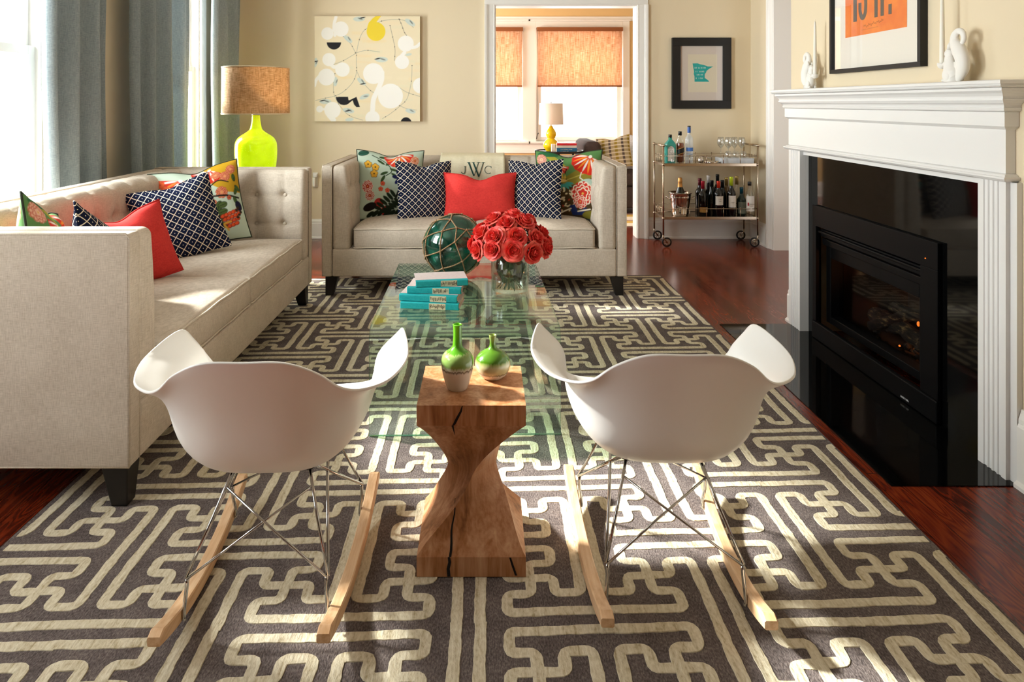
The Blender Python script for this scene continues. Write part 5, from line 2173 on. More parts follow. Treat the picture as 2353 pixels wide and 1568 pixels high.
def half_disc(x, y, r_, a0, a1, col='#1f1d22'):
    pts = [(x + r_ * math.cos(a0 + (a1 - a0) * k / 24), y - r_ * math.sin(a0 + (a1 - a0) * k / 24)) for k in range(25)]
    p.poly([cpx(*t) for t in pts], col)


half_disc(375, 418, 72, PI, 2 * PI)
half_disc(475, 965, 80, PI * 0.98, PI * 1.85)
p.poly([cpx(416, 962), cpx(516, 962), cpx(522, 1000), cpx(600, 962), cpx(635, 1065), cpx(600, 1066), cpx(575, 1040), cpx(562, 998), cpx(500, 1042), cpx(440, 1040)], '#1f1d22')
half_disc(1095, 1222, 55, 0, PI)
me_vs = []
for j in range(NC):
    for i in range(NC):
        me_vs.append((CX0 + (CX1 - CX0) * i / (NC - 1), 6.488, CZ0 + (CZ1 - CZ0) * j / (NC - 1)))
fs = [(j * NC + i, j * NC + i + 1, (j + 1) * NC + i + 1, (j + 1) * NC + i) for j in range(NC - 1) for i in range(NC - 1)]
cv = thing('abstract_canvas', 'square abstract canvas of white discs, vines and a yellow comma on the back wall', 'painting', (0, 0, 0))
b = MB()
b.add(me_vs, fs, 0, False)
o = b.build('painted_face', painted_mat('painted_canvas', 0.6, True), cv, flip_fix=False)
set_colors(o.data, p.c)
MB().box(CX0, CX1, 6.489, 6.528, CZ0, CZ1).build('stretched_edge', mat('canvas_edge', '#cdb98f', 0.8), cv)

# ------------------------------------------------------------------ framed state silhouette on the back wall
BF = mat('black_frame', '#060505', 0.55)
fx0, fx1, fz0, fz1 = 1.776, 2.338, 1.240, 1.918
pic = thing('framed_print', 'black-framed print of a teal state silhouette with small white words, above the bar cart', 'framed picture', (0, 0, 0))
fw_ = 0.079
b = MB()
b.box(fx0, fx1, 6.492, 6.528, fz0, fz0 + fw_)
b.box(fx0, fx1, 6.492, 6.528, fz1 - fw_, fz1)
b.box(fx0, fx0 + fw_, 6.492, 6.528, fz0 + fw_, fz1 - fw_)
b.box(fx1 - fw_, fx1, 6.492, 6.528, fz0 + fw_, fz1 - fw_)
b.build('frame', BF, pic, bevel=0.002)
MB().box(fx0 + fw_, fx1 - fw_, 6.510, 6.520, fz0 + fw_, fz1 - fw_).build('mat_board', mat('grey_mat_board', '#d3c6bb', 0.9), pic)
px0, px1, pz0, pz1 = 1.929, 2.206, 1.398, 1.759
MB().box(px0, px1, 6.508, 6.5095, pz0, pz1).build('paper', mat('cream_print_paper', '#ddd2ba', 0.9), pic)
sil = [(458, 575), (560, 572), (600, 590), (680, 605), (760, 635), (870, 635), (800, 675), (735, 725), (722, 765), (700, 790), (700, 870), (745, 900), (785, 935), (780, 945), (498, 945),
       (496, 830), (480, 790), (488, 740), (472, 660)]
poly = [(px0 + (x - 368) / 577.0 * (px1 - px0), pz1 - (y - 390) / 768.0 * (pz1 - pz0)) for x, y in sil]
teal = MB().prism(poly, 6.5068, 6.5078, 'y').build('silhouette', mat('teal_ink', '#12a5a0', 0.8), pic)
b = MB()
MF = Matrix(((1, 0, 0, 0), (0, 0, -1, 0), (0, 1, 0, 0), (0, 0, 0, 1)))
for k, (xa, xb_, y) in enumerate(((497, 545, 680), (570, 735, 680), (515, 555, 755), (590, 700, 755), (540, 670, 818), (520, 552, 890), (580, 680, 890))):
    X_ = px0 + (xa - 368) / 577.0 * (px1 - px0)
    X2_ = px0 + (xb_ - 368) / 577.0 * (px1 - px0)
    Z_ = pz1 - (y - 390) / 768.0 * (pz1 - pz0)
    marks(b, 0, X2_ - X_, 0, 0.014, Matrix.Translation((X_, 6.5066, Z_)) @ MF, k, 0.0125, 0.0024)
b.build('lettering', mat('white_ink', '#d8ecdf', 0.8), teal)
MB().box(fx0 + fw_, fx1 - fw_, 6.4975, 6.499, fz0 + fw_, fz1 - fw_).build('glazing', thin_glass('picture_glass', (0.98, 0.98, 0.98), 0.012), pic)

# ------------------------------------------------------------------ framed orange poster above the mantel
ps = thing('framed_poster', 'large black-framed orange poster with dark grey block letters above the mantel', 'framed picture', (0, 0, 0))
ya, yb_, za, zb_ = 2.793, 3.531, 1.443, 2.45
fw_ = 0.020
b = MB()
b.box(1.777, FX - 0.001, ya, yb_, za, za + fw_)
b.box(1.777, FX - 0.001, ya, yb_, zb_ - fw_, zb_)
b.box(1.777, FX - 0.001, ya, ya + fw_, za + fw_, zb_ - fw_)
b.box(1.777, FX - 0.001, yb_ - fw_, yb_, za + fw_, zb_ - fw_)
b.build('frame', BF, ps, bevel=0.0015)
MB().box(1.796, 1.80, ya + fw_, yb_ - fw_, za + fw_, zb_ - fw_).build('mat_board', mat('white_mat_board', '#efe9de', 0.9), ps)
om = mat('orange_poster_paper', '#f57c0e', 0.7)
nz = noise(om, tcoord(om), 12, 3)
base(om, ramp(om, nz, [(0.35, '#ee7206'), (0.65, '#fa8a1c')]))
sheet = MB().box(1.7945, 1.7955, 2.909, 3.406, 1.617, 2.27).build('poster_sheet', om, ps)
gm = mat('dark_grey_ink', '#4c4440', 0.7)
MPOS = Matrix(((0, 0, -1, 0), (-1, 0, 0, 0), (0, 1, 0, 0), (0, 0, 0, 1)))
b = MB()
XI = 1.7935


def bar(y0, y1, z0, z1):
    b.box(XI, XI + 0.0006, y0, y1, z0, z1)


# big condensed capitals, drawn from the far (left) side to the near (right) side of the sheet: IS IT?
zl, ht = 1.687, 0.285
bar(3.300, 3.330, zl, zl + ht)                          # I


def stroke(pts, w):
    rg_ = []
    n_p = len(pts)
    for i, p_ in enumerate(pts):
        q0, q1 = pts[max(i - 1, 0)], pts[min(i + 1, n_p - 1)]
        t = Vector((q1[0] - q0[0], q1[1] - q0[1])).normalized()
        nx_, nz_ = -t.y, t.x
        rg_.append([(XI, p_[0] + nx_ * w, p_[1] + nz_ * w), (XI, p_[0] - nx_ * w, p_[1] - nz_ * w), (XI + 0.0006, p_[0] - nx_ * w, p_[1] - nz_ * w), (XI + 0.0006, p_[0] + nx_ * w, p_[1] + nz_ * w)])
    b.rings(rg_)


yc = 3.247
S = [(yc - .024, zl + ht * .74), (yc - .025, zl + ht * .86), (yc - .012, zl + ht * .945), (yc + .006, zl + ht * .945), (yc + .022, zl + ht * .86), (yc + .024, zl + ht * .72),
     (yc + .012, zl + ht * .58), (yc - .010, zl + ht * .46), (yc - .024, zl + ht * .32), (yc - .022, zl + ht * .14), (yc - .008, zl + ht * .055), (yc + .010, zl + ht * .055), (yc + .024, zl + ht * .16), (yc + .025, zl + ht * .30)]
stroke([(q.x, q.y) for q in catmull([(a, c, 0) for a, c in S], 4)], 0.0125)
bar(3.125, 3.150, zl, zl + ht)                          # I
bar(3.076, 3.101, zl, zl + ht)                          # T
bar(3.050, 3.118, zl + ht - 0.028, zl + ht)
bar(3.017, 3.040, zl, zl + 0.045)                       # ?
Q = [(3.058, zl + ht * .76), (3.052, zl + ht * .90), (3.030, zl + ht * .95), (3.008, zl + ht * .88), (3.004, zl + ht * .70), (3.020, zl + ht * .50), (3.028, zl + ht * .36), (3.028, zl + ht * .24)]
stroke([(q.x, q.y) for q in catmull([(a, c, 0) for a, c in Q], 4)], 0.0118)
b.build('block_letters', gm, sheet)
b = MB()
sg_ = [(3.24 - 0.16 * k / 40, 1.655 + 0.006 * math.sin(k * 1.9) + 0.004 * math.sin(k * 0.7) + 0.012 * k / 40) for k in range(41)]
stroke(sg_, 0.0006)
stroke([(3.255, 1.640), (3.12, 1.642)], 0.0006)
b.build('small_script', mat('brown_ink', '#a85a14', 0.7), sheet)
MB().box(1.7870, 1.7880, ya + fw_, yb_ - fw_, za + fw_, zb_ - fw_).build('glazing', thin_glass('poster_glass', (0.985, 0.985, 0.985), 0.045), ps)

# ------------------------------------------------------------------ squirrel candlesticks and tapers
ceramic = mat('white_bisque_ceramic', '#eeeae3', 0.55)
wax = mat('ivory_wax', '#f1ebdf', 0.5)
bsdf(wax).inputs['Subsurface Weight'].default_value = 0.1


def squirrel(label, loc, rotz):
    """sits facing +x, tail curled up behind"""
    b = MB()
    body = catmull([(0.004, 0, 0.006), (0.014, 0, .035), (0.022, 0, .062), (0.026, 0, .088), (0.026, 0, .108), (0.022, 0, .124)], 4)
    rs = np.interp(np.linspace(0, 1, len(body)), [0, .2, .45, .7, .85, 1], [.026, .033, .025, .018, .019, .012])
    b.tube(body, [float(q) for q in rs], 14, flat=0.8)
    b.tube([(0.026, 0, .112), (0.040, 0, .108), (0.049, 0, .104)], [.016, .011, .006], 12)          # snout
    for s in (-1, 1):
        b.tube([(0.016, s * .009, .122), (0.013, s * .011, .138), (0.011, s * .011, .148)], [.007, .006, .0015], 8)   # ear
        b.sphere((0.018, s * .016, .026), .024, 14, 10, s=(0.95, 0.5, 1.05))                             # haunch
        b.tube([(0.022, s * .014, .008), (0.045, s * .014, .007)], [.008, .006], 8)
        b.tube([(0.026, s * .012, .078), (0.042, s * .010, .066), (0.060, 0, .063)], [.008, .007, .006], 8)  # arms
    b.tube([(-0.02, 0, .006), (0.03, 0, .006)], [.022, .022], 12)
    b.lathe([(0.006, .052), (0.014, .058), (0.017, .068), (0.017, .075), (0.0085, .075), (0.0085, .066), (0.0005, .066)], 20, (0.068, 0, 0), caps=False)
    tail = catmull([(-0.018, 0, .004), (-0.040, 0, .040), (-0.043, 0, .080), (-0.024, 0, .118), (-0.004, 0, .145), (-0.003, 0, .172), (-0.022, 0, .187), (-0.043, 0, .180),
                    (-0.050, 0, .162), (-0.045, 0, .146), (-0.034, 0, .138)], 6)
    t = np.linspace(0, 1, len(tail))
    rs = np.interp(t, [0, .12, .3, .45, .6, .75, .9, 1], [.012, .027, .029, .018, .012, .0115, .010, .006])
    n0 = len(b.v)
    b.tube(tail, [float(q) for q in rs], 16, flat=0.75)
    b.tube([(-0.012, 0, .030), (-0.006, 0, .075)], [.010, .006], 8)
    o = b.build('squirrel_candlestick', ceramic, None, loc, (0, 0, rotz))
    return tag(o, label, 'candlestick', 'white squirrel candlesticks')


SHZ = 1.3705
squirrel('white ceramic squirrel candlestick at the near right end of the mantel shelf', (1.7475, 2.545, SHZ), R(90))
squirrel('white ceramic squirrel candlestick at the far left end of the mantel shelf', (1.7475, 3.690, SHZ), R(-90))
for lab, y in (('white taper candle held by the near right squirrel', 2.613), ('white taper candle held by the far left squirrel', 3.622)):
    b = MB()
    b.lathe([(0.008, 0), (0.0095, 0.02), (0.0085, 0.12), (0.0062, 0.26), (0.0045, 0.282), (0.001, 0.290)], 16)
    b.tube([(0, 0, 0.288), (0.001, 0, 0.300)], 0.0008, 5)
    o = b.build('taper_candle', wax, None, (1.7475, y, SHZ + 0.0665))
    tag(o, lab, 'candle', 'tapers on the mantel')

# small white plug on the wall between the sofas
b = MB()
b.box(-1.652, -1.605, 6.522, 6.529, 0.49, 0.63)
b.soft(-1.648, -1.622, 6.490, 6.522, 0.50, 0.585, 0.006)
b.soft(-1.642, -1.603, 6.486, 6.522, 0.588, 0.622, 0.006)
o = b.build('wall_plug', mat('white_plastic', '#f2efe8', 0.4))
tag(o, 'small white plug-in device on the back wall in the gap between the two sofas', 'plug')

# ------------------------------------------------------------------ bar cart
cx0, cx1, cy0, cy1 = 1.596, 2.444, 6.13, 6.46
cart = thing('bar_cart', 'two-tier brushed nickel bar cart on four wheels against the back wall', 'bar cart', ((cx0 + cx1) / 2, (cy0 + cy1) / 2, 0))
hx, hy = (cx1 - cx0) / 2, (cy1 - cy0) / 2
U1, U0 = 0.752, 0.272
nk = M['nickel']
mirr = mat('mirrored_shelf', '#a79a8c', 0.12, 0.85)
for z in (U0, U1):
    b = MB()
    b.box(-hx, hx, -hy, -hy + 0.014, z - 0.026, z)
    b.box(-hx, hx, hy - 0.014, hy, z - 0.026, z)
    b.box(-hx, -hx + 0.014, -hy, hy, z - 0.026, z)
    b.box(hx - 0.014, hx, -hy, hy, z - 0.026, z)
    b.box(-hx + 0.014, hx - 0.014, -hy + 0.014, hy - 0.014, z - 0.018, z - 0.012)
    sh = b.build('shelf', nk, cart, bevel=0.002)
    MB().box(-hx + 0.0145, hx - 0.0145, -hy + 0.0145, hy - 0.0145, z - 0.0118, z - 0.004).build('shelf_panel', mirr, sh)
    b = MB()
    zr = z + (0.066 if z > 0.5 else 0.072)
    b.tube([(-hx, -hy, zr), (hx, -hy, zr)], 0.0028, 6)
    b.tube([(-hx, hy, zr), (hx, hy, zr)], 0.0028, 6)
    b.tube([(-hx, -hy, zr), (-hx, hy, zr)], 0.0028, 6)
    b.tube([(hx, -hy, zr), (hx, hy, zr)], 0.0028, 6)
    for yy in (-hy + 0.004, hy - 0.004):
        for k in range(1, 6):
            x = -hx + 2 * hx * (k * 0.179 + 0.10) if k < 5 else None
            if x is None:
                continue
            b.tube([(x, yy, z), (x, yy, zr + 0.004)], 0.0036, 8)
            b.sphere((x, yy, zr + 0.007), 0.006, 8, 6)
    for xx in (-hx + 0.003, hx - 0.003):
        for k in range(1, 5):
            y = -hy + 2 * hy * k / 5
            b.tube([(xx, y, z), (xx, y, zr + 0.003)], 0.0032, 8)
            b.sphere((xx, y, zr + 0.005), 0.005, 8, 6)
    b.build('gallery_rail', nk, cart)
for sx_ in (-1, 1):
    for sy_ in (-1, 1):
        x, y = sx_ * hx, sy_ * hy
        b = MB()
        top_ = 0.912
        b.tube([(x, y, 0.105), (x, y, top_)], 0.0078, 12)
        for z in (U0 - 0.013, U1 - 0.013):
            b.sphere((x, y, z), 0.0125, 12, 8)
        b.build('leg', nk, cart)
        cs_ = MB()
        wx = x + (0.030 if sx_ > 0 else 0.030) * (1 if sy_ < 0 else 1) * (1 if sx_ < 0 else -1)
        cs_.tube([(x, y, 0.108), (x, y, 0.085), (wx, y - 0.012, 0.045)], [0.008, 0.007, 0.005], 8)
        cs_.tube([(x, y, 0.108), (x, y, 0.085), (wx, y + 0.012, 0.045)], [0.008, 0.007, 0.005], 8)
        cst = cs_.build('caster', nk, cart)
        rot = Euler((R(90), 0, 0)).to_matrix()
        b = MB()
        b.lathe([(0.033, -0.007), (0.0425, -0.0065), (0.044, 0), (0.0425, 0.0065), (0.033, 0.007)], 28, (wx, y, 0.0445), 0, rot=rot, caps=False)
        b.lathe([(0.033, -0.007), (0.0325, 0), (0.033, 0.007)], 28, (wx, y, 0.0445), 0, rot=rot, caps=False)
        b.build('tyre', mat('black_rubber', '#0b0b0b', 0.7) if 'black_rubber' not in bpy.data.materials else bpy.data.materials['black_rubber'], cst)
        b = MB()
        b.lathe([(0.028, -0.004), (0.0325, -0.004), (0.0325, 0.004), (0.028, 0.004)], 28, (wx, y, 0.0445), 0, rot=rot, caps=False)
        b.lathe([(0.009, -0.008), (0.009, 0.008)], 14, (wx, y, 0.0445), 0, rot=rot)
        for k in range(6):
            a = 2 * PI * k / 6
            b.tube([(wx, y, 0.0445), (wx + 0.030 * math.cos(a), y, 0.0445 + 0.030 * math.sin(a))], 0.0028, 6)
        b.build('wheel_rim', nk, cst)
for sx_ in (-1, 1):
    x = sx_ * hx
    b = MB().tube([(x, -hy - 0.012, 0.912), (x, hy + 0.012, 0.912)], 0.0095, 12)
    for yy in (-hy - 0.012, hy + 0.012):
        b.sphere((x, yy, 0.912), 0.0125, 10, 8)
    b.build('handle', nk, cart)

CM = (cx0 + cx1) / 2
dark_glass = mat('dark_bottle_glass', '#07090a', 0.06)
green_dark = mat('dark_green_bottle_glass', '#0a1510', 0.06)
paper_l = mat('white_paper_label', '#e7e3dc', 0.8)
inkd = mat('label_ink', '#5a5048', 0.8)
EMIT = Matrix(((1, 0, 0, 0), (0, 0, -1, 0), (0, 1, 0, 0), (0, 0, 0, 1)))


def label_band(root, r_, z0, z1, half, col_m, lines=(), facing=-90.0, square=False, name='paper_label'):
    b = MB()
    n_ = 14
    rr_2 = r_ + 0.0006
    vs, fs = [], []
    for i in range(n_ + 1):
        a = R(facing - half + 2 * half * i / n_)
        vs += [(rr_2 * math.cos(a), rr_2 * math.sin(a), z0), (rr_2 * math.cos(a), rr_2 * math.sin(a), z1)]
    for i in range(n_):
        a = 2 * i
        fs.append((a, a + 2, a + 3, a + 1))
    b.add(vs, fs, 0, True)
    lb = b.build(name, col_m, root, flip_fix=False)
    if lines:
        b = MB()
        for (txt, z, s_) in lines:
            if txt.startswith('~'):
                wd = float(txt[1:])
                marks(b, -wd / 2, wd / 2, 0, s_, Matrix.Translation((0.002, -(r_ + 0.0016), z)) @ EMIT, int(z * 1e4))
            else:
                letters(txt, s_, b, Matrix.Translation((0.005, -(r_ + 0.0016), z)) @ EMIT, depth=0.0003)
        b.build('label_lettering', inkd, lb)
    return lb


def wine(label, x, y, z, foil, h=0.30, r_=0.038, shoulder=0.62, lab=None, glass=None, group='wine bottles on the lower shelf', foil_name='neck_foil', slim=False):
    t = thing('wine_bottle', label, 'bottle', (x, y, z), (0, 0, 0), group)
    if slim:
        prof = [(0.034, 0), (r_, 0.004), (r_, h * 0.42), (r_ * 0.92, h * 0.52), (r_ * 0.62, h * 0.68), (0.0165, h * 0.80), (0.014, h * 0.86), (0.0135, h)]
    else:
        prof = [(0.034, 0), (r_, 0.004), (r_, h * shoulder - 0.01), (r_ * 0.93, h * shoulder + 0.014), (r_ * 0.62, h * shoulder + 0.034), (0.0175, h * shoulder + 0.05), (0.0145, h * shoulder + 0.068), (0.0135, h)]
    MB().lathe(prof, 28).build('glass_body', glass or dark_glass, t)
    f0 = h * 0.78
    MB().lathe([(0.0158, f0), (0.0152, h - 0.022), (0.0165, h - 0.018), (0.0165, h - 0.002), (0.0150, h + 0.0015)], 20).build(foil_name, foil, t)
    if lab:
        z0, z1, half, m_, lines = lab
        label_band(t, r_, z0, z1, half, m_, lines)
    return t


def foilm(name, c, rough=0.35, metal=0.3):
    return mat(name, c, rough, metal)


zl_ = U0 - 0.0035
mar, redf, whi, blk, orr, lime = foilm('maroon_foil', '#5c1420'), foilm('crimson_foil', '#a3142c'), foilm('silver_white_foil', '#d8d6d4'), foilm('black_foil', '#0f1214'), foilm('orange_red_foil', '#c8321a'), foilm('lime_foil', '#b8cc24')
gold_l = mat('gold_paper_label', '#b98f4a', 0.6)
wine('dark wine bottle with maroon neck foil, beside the steel ice bucket', 1.975, 6.30, zl_, mar, 0.330)
wine('dark wine bottle with crimson neck foil and gold label', 1.977, 6.213, zl_, redf, 0.315, 0.040, 0.58, (0.035, 0.082, 62, gold_l, (('~0.036', 0.058, 0.006),)))
wine('slim dark wine bottle with white neck foil, tallest in the middle', 2.062, 6.32, zl_, whi, 0.355, 0.037, 0.6, None, None, slim=True)
wine('dark wine bottle with plain black neck, right of the white foil bottle', 2.066, 6.237, zl_, blk, 0.318, 0.038, 0.6, None, green_dark, slim=True)
wine('tall dark wine bottle with black foil standing behind the orange foil bottle', 2.152, 6.338, zl_, blk, 0.362, 0.038)
wine('dark wine bottle with orange-red foil and square white label', 2.104, 6.168, zl_, orr, 0.320, 0.040, 0.62, (0.108, 0.188, 58, paper_l, (('~0.030', 0.157, 0.007), ('~0.022', 0.140, 0.007))))
wine('dark wine bottle with black neck half hidden behind the labelled bottles', 2.168, 6.25, zl_, blk, 0.318, 0.038, 0.6, None, green_dark)
wine('dark wine bottle with lime green neck foil and tall white label', 2.222, 6.175, zl_, lime, 0.358, 0.039, 0.58, (0.085, 0.192, 55, paper_l, (('~0.034', 0.128, 0.004),)))
cgold = foilm('gold_screw_cap', '#b59a5c', 0.3, 0.8)
clearish = mat('amber_spirit', '#6b4a1c', 0.08)
bsdf(clearish).inputs['Transmission Weight'].default_value = 0.4
wine('olive bottle with gold screw cap behind the lime foil bottle', 2.236, 6.34, zl_, cgold, 0.335, 0.036, 0.6, None, clearish)
wine('clear bottle with gold neck label at the back of the lower shelf', 2.333, 6.345, zl_, cgold, 0.345, 0.034, 0.55, None, M['clear_glass'], foil_name='neck_label')
tealg = mat('blue_green_bottle', '#0d4250', 0.1)
wine('blue-green capped bottle with pale label behind the clear spirit bottle', 2.340, 6.245, zl_, tealg, 0.255, 0.042, 0.52, (0.02, 0.125, 60, mat('grey_green_label', '#8f9a8e', 0.7), (('~0.044', 0.062, 0.008), ('~0.016', 0.088, 0.006))), mat('smoky_glass', '#2c4038', 0.1))


def spirit(label, x, y, z, prof, body, capm, cap_prof, liquid=None, liq_h=None, labs=(), square=False, sx=1.0, sy=1.0, name='spirit_bottle', group='spirit bottles on the cart'):
    t = thing(name, label, 'bottle', (x, y, z), (0, 0, 0), group)
    n_ = 32
    MB().lathe(prof, n_, sx=sx, sy=sy, caps=False).build('glass_body', body, t)
    if liquid is not None:
        lp = [(max(0.0005, r_ - 0.003), zz) for r_, zz in prof if zz <= liq_h]
        lp = [(0.0005, 0.004)] + [(r_, max(0.004, zz)) for r_, zz in lp] + [(lp[-1][0], liq_h), (0.0005, liq_h)]
        MB().lathe(lp, n_, sx=sx, sy=sy, caps=False).build('liquid', liquid, t)
    MB().lathe(cap_prof, 20).build('cap', capm, t)
    return t


blackcap = mat('black_cap', '#0c0c0e', 0.4)
aqua = thin_glass('aqua_glass', (0.25, 0.72, 0.70), 0.07, 0.55, '#3fb0a8')
zu = U1 - 0.0035
# aqua gin bottle (rectangular section)
t = thing('spirit_bottle', 'aqua glass bottle with black cap and arched white label on the upper shelf', 'bottle', (1.678, 6.21, zu), (0, 0, 0), 'spirit bottles on the cart')
b = MB()
secs = [(0.0, .044, .030), (0.004, .046, .032), (0.165, .047, .033), (0.178, .044, .031), (0.205, .024, .020), (0.214, .015, .015), (0.236, .0145, .0145)]
rg_ = []
for z, a, c in secs:
    ch = min(a, c) * 0.35
    rg_.append([(-a + ch, -c, z), (a - ch, -c, z), (a, -c + ch, z), (a, c - ch, z), (a - ch, c, z), (-a + ch, c, z), (-a, c - ch, z), (-a, -c + ch, z)])
b.rings(rg_)
b.build('glass_body', aqua, t)
MB().lathe([(0.0165, 0.230), (0.0165, 0.257), (0.015, 0.259)], 20).build('cap', blackcap, t)
arch = [(-0.029, 0.020), (0.029, 0.020), (0.029, 0.125)] + [(0.029 * math.cos(R(a)), 0.125 + 0.029 * math.sin(R(a))) for a in range(15, 180, 15)] + [(-0.029, 0.125)]
lb = MB().prism(arch, -0.0340, -0.0332, 'y').build('paper_label', paper_l, t)
b = MB()
letters('BOMBAY', 0.014, b, Matrix.Translation((0, -0.0343, 0.134)) @ EMIT, depth=0.0002)
letters('SAPPHIRE', 0.010, b, Matrix.Translation((0, -0.0343, 0.075)) @ EMIT, depth=0.0002)
ringp = [(0.013 * math.cos(2 * PI * k / 20), -0.0345, 0.107 + 0.015 * math.sin(2 * PI * k / 20)) for k in range(20)]
b.tube(ringp, 0.0012, 5, closed=True)
b.build('label_lettering', inkd, lb)
# whisky
amber = thin_glass('amber_whisky', (0.55, 0.16, 0.03), 0.06, 0.6, '#8a3410')
t = spirit('amber bottle with slanted black label on the upper shelf of the cart', 1.775, 6.235, zu, [(0.030, 0), (0.034, 0.004), (0.036, 0.16), (0.034, 0.19), (0.018, 0.232), (0.0145, 0.255), (0.0145, 0.262)],
           M['clear_glass'], blackcap, [(0.0165, 0.250), (0.0165, 0.285), (0.015, 0.287)], amber, 0.182, sx=1.05, sy=1.05)
b = MB()
n_ = 12
for (dz0, dz1, mi_) in ((0.088, 0.134, 0), (0.134, 0.138, 1), (0.084, 0.088, 1)):
    vs, fs = [], []
    for i in range(n_ + 1):
        s = i / n_ * 2 - 1
        a = R(-90 + 66 * s)
        rr2 = 0.0388
        vs += [(rr2 * math.cos(a), rr2 * math.sin(a), dz0 + 0.014 * s), (rr2 * math.cos(a), rr2 * math.sin(a), dz1 + 0.014 * s)]
    for i in range(n_):
        a = 2 * i
        fs.append((a, a + 2, a + 3, a + 1))
    b.add(vs, fs, mi_, True)
b.build('slanted_label', [mat('black_label', '#15100e', 0.5), mat('gold_line', '#c79a4a', 0.4)], t, flip_fix=False)
# tall vodka
t = spirit('tall frosted bottle with blue neck band on the upper cart shelf', 1.868, 6.27, zu, [(0.032, 0), (0.0355, 0.004), (0.0365, 0.205), (0.034, 0.225), (0.017, 0.250), (0.014, 0.262), (0.0135, 0.335)],
           thin_glass('frosted_glass', (0.92, 0.95, 0.97), 0.06, 0.30, '#dfe6ec', 0.25), blackcap, [(0.0150, 0.326), (0.0150, 0.336), (0.0140, 0.337)])
MB().lathe([(0.0152, 0.272), (0.0152, 0.324)], 20, caps=False).build('neck_band', mat('cobalt_band', '#1d56a8', 0.4), t)
label_band(t, 0.0364, 0.105, 0.138, 60, mat('blue_print', '#4d7fd0', 0.5), (), name='blue_label')
label_band(t, 0.0364, 0.072, 0.082, 40, mat('grey_print', '#a7b0c0', 0.5), (), name='grey_label')
# clear spirit bottle, lower right
t = spirit('clear bottle with black cap and white label, rightmost on the lower shelf', 2.384, 6.168, zl_, [(0.036, 0), (0.040, 0.004), (0.040, 0.185), (0.036, 0.21), (0.017, 0.235), (0.0135, 0.25), (0.0135, 0.285)],
           M['clear_glass'], blackcap, [(0.0165, 0.280), (0.0165, 0.312), (0.015, 0.314)])
lb = label_band(t, 0.0402, 0.052, 0.190, 62, paper_l, (('KETEL ONE', 0.114, 0.0085), ('~0.034', 0.098, 0.004)))
MB().box(-0.030, -0.020, -0.0400, -0.0330, 0.103, 0.130).build('red_seal', mat('red_seal', '#b3202c', 0.6), lb)

# highball glass in front of the gin bottle
b = MB()
b.lathe([(0.026, 0), (0.030, 0.10), (0.0285, 0.10), (0.0248, 0.008), (0.0005, 0.008)], 32, caps=False)
o = b.build('tumbler', M['clear_glass'], None, (1.700, 6.160, zu))
tag(o, 'clear tumbler standing in front of the aqua bottle on the bar cart', 'glass')
# wine glasses and stemless glasses on a box
bx = MB().soft(2.13, 2.425, 6.165, 6.34, zu, zu + 0.047, 0.003, (1, 1, 1), 2).build('storage_box', mat('pale_blue_grey_box', '#c9cdd2', 0.5))
tag(bx, 'flat pale blue-grey box under the glasses on the upper shelf of the bar cart', 'box')
zb2 = zu + 0.0475
wgp = [(0.030, 0), (0.028, 0.003), (0.006, 0.006), (0.0035, 0.02), (0.0035, 0.075), (0.012, 0.085), (0.034, 0.105), (0.043, 0.130), (0.041, 0.155), (0.034, 0.182), (0.0325, 0.182), (0.040, 0.153), (0.0415, 0.13), (0.033, 0.107), (0.011, 0.088), (0.0005, 0.086)]
wgp = [(a * 0.78, c * 1.02) for a, c in wgp]
wg = MB().lathe(wgp, 32, caps=False).build('wine_glass', thin_glass('stemware', (0.90, 0.91, 0.91), 0.16), None, (2.165, 6.285, zb2))
WL = ['stemmed wine glass, leftmost of the back row on the bar cart', 'stemmed wine glass, second from left on the bar cart', 'stemmed wine glass, third from left on the bar cart', 'stemmed wine glass, rightmost of the stemmed glasses on the bar cart']
tag(wg, WL[0], 'wine glass', 'stemmed glasses on the bar cart')
for k, (x, y) in enumerate(((2.218, 6.240), (2.292, 6.290), (2.340, 6.240)), 1):
    c = wg.copy()
    COL.objects.link(c)
    c.location = (x, y, zb2)
    c['label'] = WL[k]
sgp = [(0.030, 0), (0.034, 0.002), (0.039, 0.03), (0.037, 0.055), (0.024, 0.078), (0.002, 0.080)]
sgl = MB().lathe([(a * 0.8, c * 0.8) for a, c in sgp], 28, caps=False).build('upturned_glass', bpy.data.materials['stemware'], None, (2.20, 6.192, zb2))
SL = ['upturned stemless glass at the left front of the pale box', 'upturned stemless glass in the middle front of the pale box', 'upturned stemless glass at the right front of the pale box']
tag(sgl, SL[0], 'glass', 'upturned glasses on the bar cart')
for k, x in enumerate((2.268, 2.336), 1):
    c = sgl.copy()
    COL.objects.link(c)
    c.location = (x, 6.192, zb2)
    c['label'] = SL[k]
# coaster dish and small tray with tools
b = MB()
b.lathe([(0.060, 0.0), (0.066, 0.002), (0.068, 0.014), (0.066, 0.017), (0.062, 0.015), (0.058, 0.006), (0.0005, 0.005)], 40, caps=False)
o = b.build('silver_dish', M['steel'], None, (2.055, 6.205, zu))
tag(o, 'round shallow silver dish on the upper shelf of the bar cart', 'dish')
b = MB()
b.lathe([(0.022, 0), (0.026, 0.01), (0.026, 0.03), (0.018, 0.045), (0.012, 0.05), (0.012, 0.06)], 24)
b.tube([(0.0, 0, 0.058), (0.055, 0.01, 0.045), (0.10, 0.012, 0.035)], [0.006, 0.005, 0.004], 8)
o = b.build('cocktail_strainer', M['steel'], None, (1.985, 6.30, zu))
tag(o, 'small polished steel bar tool with a long handle behind the silver dish', 'bar tool')

